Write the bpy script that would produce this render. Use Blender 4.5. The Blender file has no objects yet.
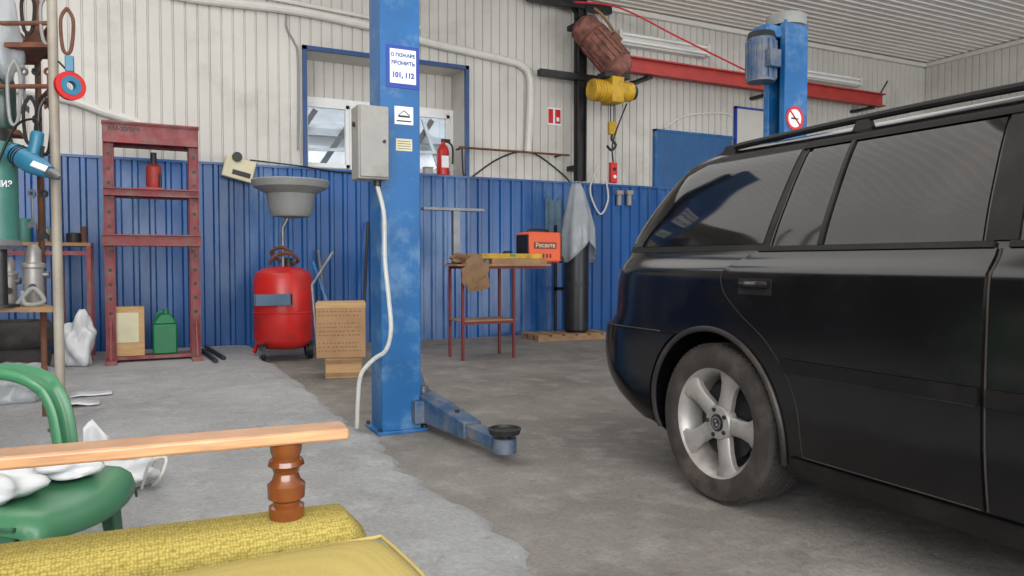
import bpy,bmesh,math,random
from mathutils import Vector,Matrix,noise
from math import sin,cos,pi,radians,atan,atan2,sqrt
random.seed(7)
S=bpy.context.scene; COL=S.collection
V=Vector
# ------------------------------------------------------------------ camera
CAMH=.92; F=745.; YAW=radians(26.5); PITCH=atan(26/745)
cd=bpy.data.cameras.new('camera'); cam=bpy.data.objects.new('camera',cd); COL.objects.link(cam)
cam.location=(0,0,CAMH); cam.rotation_euler=(pi/2-PITCH,0,-YAW)
cd.sensor_width=36; cd.lens=F/1024*36; cd.clip_start=.02; S.camera=cam
RM=cam.rotation_euler.to_matrix(); CP=V((0,0,CAMH))
def ray(px,py): return RM@V(((px-512)/F,(288-py)/F,-1))
def PY(px,py,Y): d=ray(px,py); return CP+d*(Y/d.y)
def PX(px,py,X): d=ray(px,py); return CP+d*(X/d.x)
def PZ(px,py,z): d=ray(px,py); return CP+d*((z-CAMH)/d.z)
def PD(px,py,D): return CP+ray(px,py)*D
def CF(r,D,z): return V((sin(YAW)*D+cos(YAW)*r, cos(YAW)*D-sin(YAW)*r, z))
# ------------------------------------------------------------------ materials
def C(r,g,b):
    f=lambda c:(c/255/12.92 if c/255<=.04045 else ((c/255+.055)/1.055)**2.4)
    return (f(r),f(g),f(b),1)
MC={}
def mk(name,col,rough=.5,metal=0,var=.12,scale=6,bump=0,bscale=40,dirt=None,damt=.5,dscale=3,coat=0,trans=0,stretch=None,spec=.5,alpha=1):
    if name in MC: return MC[name]
    m=bpy.data.materials.new(name); m.use_nodes=True; n=m.node_tree.nodes; l=m.node_tree.links
    b=n['Principled BSDF']; b.inputs['Roughness'].default_value=rough; b.inputs['Metallic'].default_value=metal
    b.inputs['Coat Weight'].default_value=coat; b.inputs['Transmission Weight'].default_value=trans
    b.inputs['Specular IOR Level'].default_value=spec; b.inputs['Alpha'].default_value=alpha
    tc=n.new('ShaderNodeTexCoord'); src=tc.outputs['Object']
    if stretch:
        mp=n.new('ShaderNodeMapping'); mp.inputs['Scale'].default_value=stretch; l.new(src,mp.inputs['Vector']); src=mp.outputs['Vector']
    nz=n.new('ShaderNodeTexNoise'); nz.inputs['Scale'].default_value=scale; nz.inputs['Detail'].default_value=6; l.new(src,nz.inputs['Vector'])
    cr=n.new('ShaderNodeValToRGB'); e=cr.color_ramp.elements
    e[0].position=.3; e[1].position=.7
    e[0].color=tuple(c*(1-var) for c in col[:3])+(1,); e[1].color=tuple(min(1,c*(1+var)) for c in col[:3])+(1,)
    l.new(nz.outputs['Fac'],cr.inputs['Fac']); out=cr.outputs['Color']
    if dirt:
        n2=n.new('ShaderNodeTexNoise'); n2.inputs['Scale'].default_value=dscale; n2.inputs['Detail'].default_value=9; n2.inputs['Roughness'].default_value=.65; l.new(src,n2.inputs['Vector'])
        c2=n.new('ShaderNodeValToRGB'); c2.color_ramp.elements[0].position=.62-.3*damt; c2.color_ramp.elements[1].position=.75-.1*damt
        mul=n.new('ShaderNodeMath'); mul.operation='MULTIPLY'; mul.inputs[1].default_value=min(1,damt*1.4)
        l.new(n2.outputs['Fac'],c2.inputs['Fac']); l.new(c2.outputs['Color'],mul.inputs[0])
        mx=n.new('ShaderNodeMix'); mx.data_type='RGBA'; l.new(mul.outputs[0],mx.inputs['Factor']); l.new(out,mx.inputs['A']); mx.inputs['B'].default_value=dirt; out=mx.outputs['Result']
    l.new(out,b.inputs['Base Color'])
    if bump:
        n3=n.new('ShaderNodeTexNoise'); n3.inputs['Scale'].default_value=bscale; n3.inputs['Detail'].default_value=5; l.new(src,n3.inputs['Vector'])
        bp=n.new('ShaderNodeBump'); bp.inputs['Strength'].default_value=bump; bp.inputs['Distance'].default_value=.02
        l.new(n3.outputs['Fac'],bp.inputs['Height']); l.new(bp.outputs['Normal'],b.inputs['Normal'])
    MC[name]=m; return m
def weave(name,col,col2,scale,rough=.95):
    m=bpy.data.materials.new(name); m.use_nodes=True; n=m.node_tree.nodes; l=m.node_tree.links; b=n['Principled BSDF']
    b.inputs['Roughness'].default_value=rough; b.inputs['Specular IOR Level'].default_value=.1
    tc=n.new('ShaderNodeTexCoord'); vo=n.new('ShaderNodeTexVoronoi'); vo.inputs['Scale'].default_value=scale; vo.inputs['Randomness'].default_value=.45; l.new(tc.outputs['Object'],vo.inputs['Vector'])
    cr=n.new('ShaderNodeValToRGB'); cr.color_ramp.elements[0].color=col; cr.color_ramp.elements[1].color=col2; cr.color_ramp.elements[0].position=.2; cr.color_ramp.elements[1].position=.85
    l.new(vo.outputs['Distance'],cr.inputs['Fac']); l.new(cr.outputs['Color'],b.inputs['Base Color'])
    bp=n.new('ShaderNodeBump'); bp.inputs['Strength'].default_value=.3; bp.inputs['Distance'].default_value=.0015; bp.invert=True
    l.new(vo.outputs['Distance'],bp.inputs['Height']); l.new(bp.outputs['Normal'],b.inputs['Normal']); return m
M=dict(
 siding=mk('white_siding',C(196,193,187),.45,var=.07,scale=1.5,dirt=C(146,142,134),damt=.34,dscale=1.2),
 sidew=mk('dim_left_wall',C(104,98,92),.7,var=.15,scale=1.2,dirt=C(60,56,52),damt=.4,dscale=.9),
 blue_wall=mk('blue_profiled_sheet',C(24,80,142),.32,var=.25,scale=2,dirt=C(124,152,182),damt=.38,dscale=1.3,stretch=(1,1,.35)),
 ceil=mk('ceiling_sheet',C(222,218,210),.6,var=.05,scale=2),
 white=mk('white_paint',C(208,206,200),.45,var=.06,dirt=C(160,156,148),damt=.25),
 pvc=mk('white_pvc',C(230,231,230),.3,var=.02),
 post=mk('lift_blue_paint',C(22,92,150),.42,var=.16,scale=4,dirt=C(118,150,174),damt=.42,dscale=6),
 post_d=mk('arm_blue_paint',C(38,78,118),.5,var=.3,scale=8,dirt=C(112,114,116),damt=.75,dscale=9),
 red=mk('press_red_paint',C(136,58,62),.6,var=.25,scale=7,dirt=C(130,106,100),damt=.6,dscale=8),
 tred=mk('table_dark_red',C(112,36,38),.6,var=.2),
 tankred=mk('tank_red_paint',C(190,34,30),.35,var=.15,scale=5,dirt=C(112,58,52),damt=.4,dscale=7),
 beamred=mk('beam_red_paint',C(164,54,48),.5,var=.15),
 rust=mk('rust',C(104,66,50),.85,var=.35,scale=12,bump=.3),
 rustpink=mk('rusty_pink_paint',C(136,88,78),.85,var=.35,scale=14,dirt=C(78,54,46),damt=.75,dscale=10),
 steel=mk('grey_steel',C(120,122,126),.4,.6,var=.2,scale=9,dirt=C(80,72,66),damt=.3),
 dsteel=mk('dark_steel',C(52,52,54),.5,.5,var=.3,scale=10),
 alloy=mk('alloy_silver',C(158,155,152),.42,.35,var=.10,scale=14,dirt=C(112,100,90),damt=.4,dscale=9),
 rubber=mk('tyre_rubber',C(48,44,42),.8,var=.25,scale=12,dirt=C(92,82,76),damt=.45,dscale=6,bump=.1),
 oldrub=mk('old_tyre_rubber',C(40,38,38),.9,var=.3,scale=9,dirt=C(84,78,74),damt=.4),
 black=mk('black_plastic',C(24,24,25),.45,var=.3),
 car=mk('car_black_paint',C(9,9,12),.15,0,var=.3,scale=4,dirt=C(44,38,36),damt=.34,dscale=2.6,spec=.5),
 cartrim=mk('car_dark_trim',C(20,19,19),.5,var=.3,dirt=C(50,44,41),damt=.35,spec=.3),
 gap_hl=mk('gap_edge_highlight',C(54,48,45),.9,var=.3),  # paler tone paints the edge highlight along the body seams
 mould=mk('dusty_moulding',C(15,14,15),.34,var=.25,dirt=C(44,38,36),damt=.35,spec=.35),
 lip=mk('arch_lip_dusty',C(38,35,35),.55,var=.3,dirt=C(78,70,65),damt=.4),
 glass=mk('tinted_car_glass',C(12,9,9),.05,0,var=.2,dirt=C(46,37,34),damt=.36,dscale=3,spec=.45),
 chrome=mk('chrome',C(200,200,202),.15,1,var=.03),
 lamp=mk('dark_red_lens',C(60,6,8),.15,var=.2),
 pane=mk('window_pane',C(240,245,248),.02,var=.01,trans=1),
 wood=mk('varnished_pine',C(178,134,98),.36,var=.22,scale=5,stretch=(3,3,30),coat=.15),
 dwood=mk('dark_turned_wood',C(112,60,28),.25,var=.3,scale=10,coat=.5),
 ply=mk('plywood',C(186,150,104),.7,var=.15,scale=8,stretch=(1,1,8)),
 plank=mk('old_planks',C(150,118,88),.8,var=.2,scale=8),
 green=mk('green_chair_plastic',C(66,124,88),.35,var=.08,dirt=C(90,126,104),damt=.3),
 greend=mk('dark_green_plastic',C(50,96,72),.4,var=.12),
 gcan=mk('green_canister',C(18,112,68),.35,var=.1),
 bag=mk('white_plastic_bag',C(200,201,204),.35,var=.08,bump=.2,bscale=9),
 greybag=mk('clear_grey_film',C(176,182,186),.22,var=.12,bump=.5,bscale=12,alpha=.55),
 orange=mk('orange_paint',C(226,84,24),.4,var=.08), dorange=mk('burnt_orange_band',C(120,44,18),.5,var=.05),
 yellow=mk('yellow_paint',C(196,154,34),.5,var=.18,dirt=C(104,84,40),damt=.45,dscale=9),
 gbox=mk('grey_box_paint',C(150,148,144),.5,var=.1,dirt=C(104,98,90),damt=.45,dscale=6),
 hose=mk('dirty_pale_conduit',C(190,190,188),.5,var=.08,dirt=C(130,126,120),damt=.45,dscale=12),
 gplast=mk('grey_plastic',C(140,142,140),.5,var=.1,dirt=C(90,86,80),damt=.35),
 teal=mk('teal_plastic',C(44,112,142),.4,var=.15),
 tealg=mk('teal_grey_paint',C(64,118,108),.45,var=.15,dirt=C(56,70,66),damt=.4),
 dbottle=mk('dark_bottle_green',C(40,66,60),.35,var=.2),
 signblue=mk('sign_blue',C(28,62,150),.4,var=.03), paper=mk('sign_white',C(226,228,230),.5,var=.03), signred=mk('sign_red',C(196,30,30),.4,var=.03),
 cream=mk('cream_card',C(208,200,170),.7,var=.1), kraft=mk('brown_wrapping',C(134,104,76),.8,var=.2,bump=.4,bscale=12),
 carton=mk('printed_carton',C(164,128,92),.75,var=.12),
 gas=mk('gas_cylinder_black',C(34,36,40),.4,.2,var=.25,dirt=C(66,68,70),damt=.3),
 cloth=mk('blue_grey_sheet',C(86,112,132),.7,var=.2,bump=.4,bscale=9),
 ground=mk('outside_ground',C(150,150,140),.9), shedc=mk('shed_grey',C(130,134,138),.7,var=.15), shedw=mk('shed_pale',C(222,224,228),.7,var=.08),
)
M['fabric']=weave('mustard_woven_fabric',C(168,153,84),C(116,102,50),230)
M['fabric2']=weave('smooth_yellow_fabric',C(182,165,102),C(162,144,84),600)
def floor_mat(name,base,dark,light,blot,crack):
    m=bpy.data.materials.new(name); m.use_nodes=True; n=m.node_tree.nodes; l=m.node_tree.links; b=n['Principled BSDF']; b.inputs['Roughness'].default_value=.72
    tc=n.new('ShaderNodeTexCoord')
    def nz(s,d=8,r=.6):
        t=n.new('ShaderNodeTexNoise'); t.inputs['Scale'].default_value=s; t.inputs['Detail'].default_value=d; t.inputs['Roughness'].default_value=r
        l.new(tc.outputs['Object'],t.inputs['Vector']); return t.outputs['Fac']
    def ramp(f,p0,p1,c0,c1):
        r=n.new('ShaderNodeValToRGB'); r.color_ramp.elements[0].position=p0; r.color_ramp.elements[1].position=p1; r.color_ramp.elements[0].color=c0; r.color_ramp.elements[1].color=c1; l.new(f,r.inputs['Fac']); return r.outputs['Color']
    def mix(fac,a,bb,mode='MIX'):
        x=n.new('ShaderNodeMix'); x.data_type='RGBA'; x.blend_type=mode
        if isinstance(fac,float): x.inputs['Factor'].default_value=fac
        else: l.new(fac,x.inputs['Factor'])
        l.new(a,x.inputs['A'])
        if isinstance(bb,tuple): x.inputs['B'].default_value=bb
        else: l.new(bb,x.inputs['B'])
        return x.outputs['Result']
    a=ramp(nz(1.1),.35,.65,dark,base)
    a=mix(ramp(nz(5,10,.7),.5,.72,(0,0,0,1),(.7,.7,.7,1)),a,light)
    a=mix(ramp(nz(.7,9,.7),.54,.72,(0,0,0,1),(blot,blot,blot,1)),a,tuple(c*.5 for c in dark[:3])+(1,))
    a=mix(ramp(nz(14,6,.7),.56,.75,(0,0,0,1),(.5,.5,.5,1)),a,tuple(c*.5 for c in dark[:3])+(1,))
    a=mix(.55,a,ramp(nz(60,4,.6),.3,.7,(.55,.55,.55,1),(1.0,1.0,1.0,1)),'MULTIPLY')
    vo=n.new('ShaderNodeTexVoronoi'); vo.feature='DISTANCE_TO_EDGE'; vo.inputs['Scale'].default_value=.32
    wv=n.new('ShaderNodeTexNoise'); wv.inputs['Scale'].default_value=2; wv.inputs['Detail'].default_value=8; l.new(tc.outputs['Object'],wv.inputs['Vector'])
    ad=n.new('ShaderNodeVectorMath'); ad.operation='ADD'; l.new(tc.outputs['Object'],ad.inputs[0]); l.new(wv.outputs['Color'],ad.inputs[1]); l.new(ad.outputs[0],vo.inputs['Vector'])
    a=mix(ramp(vo.outputs['Distance'],0,.006,(crack,crack,crack,1),(0,0,0,1)),a,tuple(c*.5 for c in dark[:3])+(1,))
    l.new(a,b.inputs['Base Color'])
    bp=n.new('ShaderNodeBump'); bp.inputs['Strength'].default_value=.65; bp.inputs['Distance'].default_value=.035; l.new(nz(9,12,.75),bp.inputs['Height']); l.new(bp.outputs['Normal'],b.inputs['Normal'])
    return m
M['floor']=floor_mat('lift_bay_concrete',C(150,145,139),C(116,111,105),C(176,172,167),.6,.35)
M['slab']=floor_mat('pale_concrete',C(178,179,180),C(154,154,154),C(198,199,199),.3,.2)
# ------------------------------------------------------------------ builders
ORG={}
def tag(o,label=None,cat=None,group=None,kind=None):
    if label:o['label']=label
    if cat:o['category']=cat
    if group:o['group']=group
    if kind:o['kind']=kind
    return o
def thing(name,label,cat,loc=(0,0,0),rotz=0,group=None,world=True):
    o=bpy.data.objects.new(name,None); COL.objects.link(o); o.location=loc; o.rotation_euler=(0,0,rotz); o.empty_display_size=.1
    tag(o,label,cat,group); ORG[o.name]=V(loc) if world else V((0,0,0)); return o
class MB:
    def __init__(s): s.b=bmesh.new()
    def face(s,vs):
        try: s.b.faces.new(vs)
        except ValueError: pass
    def hexa(s,P):
        v=[s.b.verts.new(p) for p in P]
        for f in ((0,3,2,1),(4,5,6,7),(0,1,5,4),(1,2,6,5),(2,3,7,6),(3,0,4,7)): s.face([v[i] for i in f])
        return s
    def box(s,lo,hi,T=None):
        x0,y0,z0=lo; x1,y1,z1=hi
        P=[V(p) for p in ((x0,y0,z0),(x1,y0,z0),(x1,y1,z0),(x0,y1,z0),(x0,y0,z1),(x1,y0,z1),(x1,y1,z1),(x0,y1,z1))]
        if T: P=[T@p for p in P]
        return s.hexa(P)
    def cb(s,c,d,T=None,rot=None):
        c=V(c); h=V(d)/2
        if rot is not None:
            R=Matrix.Translation(c)@rot.to_4x4(); return s.box(-h,h,R)
        return s.box(c-h,c+h,T)
    def bar(s,p0,p1,w,h,up=(0,0,1)):
        p0=V(p0);p1=V(p1); d=p1-p0; L=d.length; x=d.normalized(); u=V(up)
        y=u.cross(x)
        if y.length<1e-4: y=V((0,1,0)).cross(x)
        y.normalize(); z=x.cross(y)
        R=Matrix((x,y,z)).transposed().to_4x4(); R.translation=p0
        return s.box((0,-w/2,-h/2),(L,w/2,h/2),R)
    def cyl(s,p0,p1,r0,r1=None,n=16,caps=True):
        p0=V(p0);p1=V(p1); r1=r0 if r1 is None else r1
        d=(p1-p0).normalized(); a=d.orthogonal().normalized(); b=d.cross(a)
        A=[];B=[]
        for i in range(n):
            t=2*pi*i/n; o=a*cos(t)+b*sin(t); A.append(s.b.verts.new(p0+o*r0)); B.append(s.b.verts.new(p1+o*r1))
        for i in range(n): j=(i+1)%n; s.face([A[i],A[j],B[j],B[i]])
        if caps: s.face(A[::-1]); s.face(B)
        return s
    def tube(s,pts,r,n=8,closed=False):
        pts=[V(p) for p in pts]; N=len(pts); rings=[]; a=None
        for i,p in enumerate(pts):
            if closed: d=pts[(i+1)%N]-pts[i-1]
            else: d=pts[min(i+1,N-1)]-pts[max(i-1,0)]
            d.normalize()
            a=d.orthogonal() if a is None else (a-d*a.dot(d))
            if a.length<1e-5:a=d.orthogonal()
            a.normalize(); b=d.cross(a); rr=r[i] if isinstance(r,(list,tuple)) else r
            rings.append([s.b.verts.new(p+(a*cos(2*pi*k/n)+b*sin(2*pi*k/n))*rr) for k in range(n)])
        for i in range(N if closed else N-1):
            A=rings[i];B=rings[(i+1)%N]
            for k in range(n): j=(k+1)%n; s.face([A[k],A[j],B[j],B[k]])
        if not closed: s.face(rings[0][::-1]); s.face(rings[-1])
        return s
    def lathe(s,prof,c=(0,0,0),T=None,n=32,caps=True,closed=False):
        T=T or Matrix.Identity(4); T=Matrix.Translation(V(c))@T; rings=[]
        for r,z in prof: rings.append([s.b.verts.new(T@V((r*cos(2*pi*k/n),r*sin(2*pi*k/n),z))) for k in range(n)])
        m=len(rings)
        for i in range(m if closed else m-1):
            A=rings[i];B=rings[(i+1)%m]
            for k in range(n): j=(k+1)%n; s.face([A[k],A[j],B[j],B[k]])
        if caps and not closed:
            s.face(rings[0][::-1]); s.face(rings[-1])
        return s
    def prism(s,P,ext):
        P=[V(p) for p in P]; e=V(ext); A=[s.b.verts.new(p) for p in P]; B=[s.b.verts.new(p+e) for p in P]; n=len(P)
        s.face(A[::-1]); s.face(B)
        for i in range(n): j=(i+1)%n; s.face([A[i],A[j],B[j],B[i]])
        return s
    def blob(s,c,r,amp=.25,seed=0,sub=3,flat=None,fr=2.0):
        t=bmesh.new(); bmesh.ops.create_icosphere(t,subdivisions=sub,radius=1); c=V(c); mp={}
        for v in t.verts:
            k=1+amp*noise.noise(v.co*fr+V((seed*7.3,seed,0)))*2+amp*.5*noise.noise(v.co*fr*3+V((seed,3,0)))
            p=V((v.co.x*r[0],v.co.y*r[1],v.co.z*r[2]))*k+c
            if flat is not None: p.z=max(p.z,flat)
            mp[v]=s.b.verts.new(p)
        for f in t.faces: s.face([mp[v] for v in f.verts])
        t.free(); return s
    def grid(s,G,closeu=False):
        vs=[[s.b.verts.new(p) for p in row] for row in G]
        for i in range(len(vs)-1):
            for j in range(len(vs[i])-1): s.face([vs[i][j],vs[i][j+1],vs[i+1][j+1],vs[i+1][j]])
        return vs
    def build(s,name,mat,parent=None,smooth=True,bevel=0,solid=0,sub=0,ang=35,keep=False,origin=None):
        bmesh.ops.recalc_face_normals(s.b,faces=s.b.faces)
        me=bpy.data.meshes.new(name); s.b.to_mesh(me); s.b.free()
        o=bpy.data.objects.new(name,me); COL.objects.link(o)
        if isinstance(mat,str): mat=M[mat]
        me.materials.append(mat)
        if parent is not None:
            org=ORG[parent.name]; ORG[o.name]=org; me.transform(Matrix.Translation(-org)); o.parent=parent
        elif keep: ORG[o.name]=V((0,0,0))
        else:
            if origin is None:
                co=[v.co for v in me.vertices]; lo=[min(c[i] for c in co) for i in range(3)]; hi=[max(c[i] for c in co) for i in range(3)]
                origin=V(((lo[0]+hi[0])/2,(lo[1]+hi[1])/2,lo[2]))
            origin=V(origin); me.transform(Matrix.Translation(-origin)); o.location=origin; ORG[o.name]=origin
        if smooth:
            me.polygons.foreach_set('use_smooth',[True]*len(me.polygons)); me.set_sharp_from_angle(angle=radians(ang))
        if solid: md=o.modifiers.new('s','SOLIDIFY'); md.thickness=solid; md.offset=0
        if bevel: md=o.modifiers.new('b','BEVEL'); md.width=bevel; md.segments=2; md.limit_method='ANGLE'
        if sub: md=o.modifiers.new('u','SUBSURF'); md.levels=sub; md.render_levels=sub
        return o
def text(s,size,loc,rot,mat,parent=None,name='lettering',ext=.0008,align='CENTER',sx=1,bold=0):
    cu=bpy.data.curves.new(name,'FONT'); cu.body=s; cu.size=size; cu.extrude=ext; cu.align_x=align; cu.align_y='CENTER'; cu.offset=bold
    t=bpy.data.objects.new('tmp',cu); COL.objects.link(t); bpy.context.view_layer.update()
    me=bpy.data.meshes.new_from_object(t.evaluated_get(bpy.context.evaluated_depsgraph_get())); bpy.data.objects.remove(t)
    R=Matrix.Translation(V(loc))@rot.to_4x4()@Matrix.Diagonal((sx,1,1,1)); me.transform(R); me.materials.clear(); me.materials.append(M[mat] if isinstance(mat,str) else mat)
    o=bpy.data.objects.new(name,me); COL.objects.link(o)
    if parent is not None: me.transform(Matrix.Translation(-ORG[parent.name])); o.parent=parent; ORG[o.name]=ORG[parent.name]
    return o
RFRONT=Matrix.Rotation(pi/2,3,'X')
def catm(pts,k=6):
    pts=[V(p) for p in pts]; o=[]
    for i in range(len(pts)-1):
        p0=pts[max(i-1,0)];p1=pts[i];p2=pts[i+1];p3=pts[min(i+2,len(pts)-1)]
        for j in range(k):
            t=j/k; o.append(.5*((2*p1)+(p2-p0)*t+(2*p0-5*p1+4*p2-p3)*t*t+(3*p1-p0-3*p2+p3)*t**3))
    o.append(pts[-1]); return o
# ------------------------------------------------------------------ room
WY=8.4; XR=12.1; XL=-4.2; CZ=4.33; WZ=1.93; YF=-2.6
def corr(mb,a0,a1,z0,z1,at,pitch,prof,axis='x'):
    pts=[]; k0=math.floor(a0/pitch)-1
    for k in range(k0,int(a1/pitch)+2):
        for f,d in prof: pts.append((k*pitch+f*pitch,d))
    def dep(a):
        for i in range(len(pts)-1):
            if pts[i][0]<=a<=pts[i+1][0]:
                w=(a-pts[i][0])/max(1e-9,pts[i+1][0]-pts[i][0]); return pts[i][1]*(1-w)+pts[i+1][1]*w
        return 0
    q=[(a0,dep(a0))]+[p for p in pts if a0<p[0]<a1]+[(a1,dep(a1))]
    f={'x':lambda a,d,z:(a,at-d,z),'y':lambda a,d,z:(at-d,a,z),'yl':lambda a,d,z:(at+d,a,z)}[axis]
    mb.grid([[f(a,d,z0) for a,d in q],[f(a,d,z1) for a,d in q]])
PW=[(0,0),(.80,0),(.86,-.018),(.94,-.018)]
PB=[(0,0),(.55,0),(.66,.026),(.89,.026)]
wx0,wx1,wz0,wz1=PY(305,50,WY).x,PY(465,72,WY).x,WZ+.02,3.25
mb=MB()
corr(mb,XL,wx0,WZ-.05,CZ,WY,.115,PW); corr(mb,wx1,XR,WZ-.05,CZ,WY,.115,PW); corr(mb,wx0,wx1,wz1,CZ,WY,.115,PW)
tag(mb.build('wall_back','siding',smooth=False,keep=True),kind='structure')
mb=MB(); corr(mb,XL,XR,0,WZ,WY-.05,.15,PB); mb.box((XL,WY-.085,WZ),(XR,WY+.05,WZ+.025))
tag(mb.build('trim_1','blue_wall',smooth=False,keep=True),kind='structure')
mb=MB(); corr(mb,YF,WY,0,CZ,XR,.115,PW,'y'); tag(mb.build('wall_right','siding',smooth=False,keep=True),kind='structure')
mb=MB(); corr(mb,YF,WY,0,CZ,XL,.115,PW,'yl'); tag(mb.build('wall_left','sidew',smooth=False,keep=True),kind='structure')
mb=MB(); corr(mb,YF,WY,0,WZ,XR-.05,.15,PB,'y'); mb.box((XR-.085,YF,WZ),(XR,WY,WZ+.025)); tag(mb.build('trim_4','blue_wall',smooth=False,keep=True),kind='structure')
mb=MB(); q=[]
y=YF
while y<WY:
    q+= [(y,0),(y+.08,0),(y+.09,-.012),(y+.115,-.012)]; y+=.13
q=[(min(a,WY),d) for a,d in q]
mb.grid([[(XL,a,CZ+d) for a,d in q],[(XR,a,CZ+d) for a,d in q]]); tag(mb.build('ceiling','ceil',smooth=False,keep=True),kind='structure')
mb=MB(); mb.box((XL,WY-.07,CZ-.09),(XR,WY-.001,CZ-.02)); mb.box((XR-.07,YF,CZ-.09),(XR-.001,WY,CZ-.02)); tag(mb.build('trim_2','white',keep=True,bevel=.01),kind='structure')
mb=MB(); mb.box((XL,YF-6,-.2),(XR,WY,0)); tag(mb.build('floor','floor',smooth=False,keep=True),kind='structure')
mb=MB(); G=[]
ys=[YF+ (WY-.1-YF)*i/260 for i in range(261)]
for y in ys:
    e=1.0+.09*noise.noise(V((y*1.5,0,0)))+.06*noise.noise(V((y*6,2,0)))
    hgt=.045+.004*noise.noise(V((y*4,5,0)))
    G.append([V((XL,y,.045)),V((-1.5,y,.045)),V((.4,y,.045)),V((e-.12,y,hgt)),V((e-.02,y,hgt-.006)),V((e+.02,y,.022+.012*noise.noise(V((y*9,1,1))))),V((e+.045+.03*noise.noise(V((y*13,4,1))),y,-.002))])
mb.grid(G); tag(mb.build('floor','slab',keep=True,ang=45),kind='structure')
SL=.045
win=MB(); t=.035
win.box((wx0-t,WY-.05,wz0),(wx0+.01,WY+.0,wz1+t)); win.box((wx1-.01,WY-.05,wz0),(wx1+t,WY,wz1+t)); win.box((wx0-t,WY-.05,wz1-.01),(wx1+t,WY,wz1+t))
wo=tag(win.build('window_1',mk('blue_trim',C(36,70,120),.4),keep=True),kind='structure')
WB=WY+.42
mb=MB(); mb.box((wx0-.02,WY-.01,wz0-.05),(wx0,WB+.1,wz1)); mb.box((wx1,WY-.01,wz0-.05),(wx1+.02,WB+.1,wz1)); mb.box((wx0,WY-.01,wz1),(wx1,WB+.1,wz1+.02))
mb.build('reveal',"siding",wo)
mb=MB(); mb.box((wx0,WY-.04,wz0-.05),(wx1,WB+.1,wz0)); mb.build('window_sill','white',wo,bevel=.005)
ft=2.83
mb=MB(); corr(mb,wx0,wx1,ft,wz1,WB,.115,PW); mb.build('panel_above_window','siding',wo,smooth=False)
w3=(wx1-wx0)/3
mb=MB(); mb.box((wx0,WB-.03,ft-.07),(wx1,WB+.04,ft)); mb.box((wx0,WB-.03,wz0),(wx1,WB+.04,wz0+.07))
for i in range(4):
    x=wx0+w3*i; mb.box((x-.045,WB-.031,wz0),(x+.045,WB+.041,ft))
mb.build('window_frame','pvc',wo,bevel=.006)
for i in range(3):
    a=wx0+w3*i+.05; b=wx0+w3*(i+1)-.05; mb=MB()
    z0,z1=wz0+.07,ft-.07
    mb.box((a,WB-.05,z0),(a+.05,WB+.02,z1)); mb.box((b-.05,WB-.05,z0),(b,WB+.02,z1)); mb.box((a,WB-.05,z0),(b,WB+.02,z0+.05)); mb.box((a,WB-.05,z1-.05),(b,WB+.02,z1))
    so=mb.build('sash','pvc',wo,bevel=.006)
    mb=MB(); mb.box((a+.05,WB-.01,z0+.05),(b-.05,WB-.002,z1-.05)); mb.build('pane','pane',so)
mb=MB(); mb.box((-15,WY+.6,-.2),(30,40,-.02)); tag(mb.build('floor','ground',keep=True),kind='structure')
sh=thing('shed','pale shed with dark roof struts seen through the window','shed',(4.5,14.5,-.02))
mb=MB(); mb.box((1.2,13.2,-.02),(8.6,17,3.1)); mb.build('wall','shedw',sh)
mb=MB(); mb.hexa([V(p) for p in ((1,13,3.1),(8.8,13,3.1),(8.8,17.3,3.1),(1,17.3,3.1),(1,13,3.22),(8.8,13,3.22),(8.8,15.5,4.4),(1,15.5,4.4))]); mb.build('roof','shedc',sh)
for i in range(8):
    x=.9+i*.7; mb=MB(); mb.bar((x,12.9,1.8),(x+1.1,12.9,3.5),.06,.09); mb.build('strut','dsteel',sh)
    if i%2: mb=MB(); mb.bar((x+.8,12.84,1.8),(x+.2,12.84,3.5),.05,.06); mb.build('strut','shedc',sh)
for z in (2.2,2.75): MB().bar((.9,12.8,z),(8.4,12.8,z+.3),.04,.05).build('strut','shedc',sh)
# ------------------------------------------------------------------ CAR
XC=2.79; YR=3.03
def herm(z,tab):
    if z<=tab[0][0]: return tab[0][1]
    if z>=tab[-1][0]: return tab[-1][1]
    for i in range(len(tab)-1):
        if tab[i][0]<=z<=tab[i+1][0]:
            x0,y0=tab[i];x1,y1=tab[i+1]; h=x1-x0; d=(y1-y0)/h
            dm=(y0-tab[i-1][1])/(x0-tab[i-1][0]) if i>0 else d
            dp=(tab[i+2][1]-y1)/(tab[i+2][0]-x1) if i+2<len(tab) else d
            m0=0 if dm*d<=0 else 2*dm*d/(dm+d); m1=0 if dp*d<=0 else 2*dp*d/(dp+d)
            t=(z-x0)/h; return (2*t**3-3*t*t+1)*y0+(t**3-2*t*t+t)*h*m0+(-2*t**3+3*t*t)*y1+(t**3-t*t)*h*m1
def lint(z,tab):
    if z<=tab[0][0]: return tab[0][1]
    for i in range(len(tab)-1):
        if z<=tab[i+1][0]:
            t=(z-tab[i][0])/(tab[i+1][0]-tab[i][0]); return tab[i][1]*(1-t)+tab[i+1][1]*t
    return tab[-1][1]
HZ=[(.19,.79),(.24,.83),(.32,.848),(.45,.862),(.60,.866),(.75,.864),(.84,.862),(.885,.856),(.91,.838),(.935,.818),(.96,.808),(1.05,.778),(1.15,.738),(1.25,.694),(1.32,.655),(1.36,.61),(1.39,.55),(1.41,.46),(1.425,.3)]
XRr=[(.19,.26),(.24,.15),(.28,.06),(.34,-.04),(.42,-.10),(.5,-.12),(.62,-.115),(.65,-.09),(.68,-.055),(.8,-.045),(.90,-.03),(.95,.0),(1.05,.06),(1.15,.13),(1.25,.21),(1.32,.27),(1.36,.33),(1.39,.43),(1.41,.56),(1.425,.82)]
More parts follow.
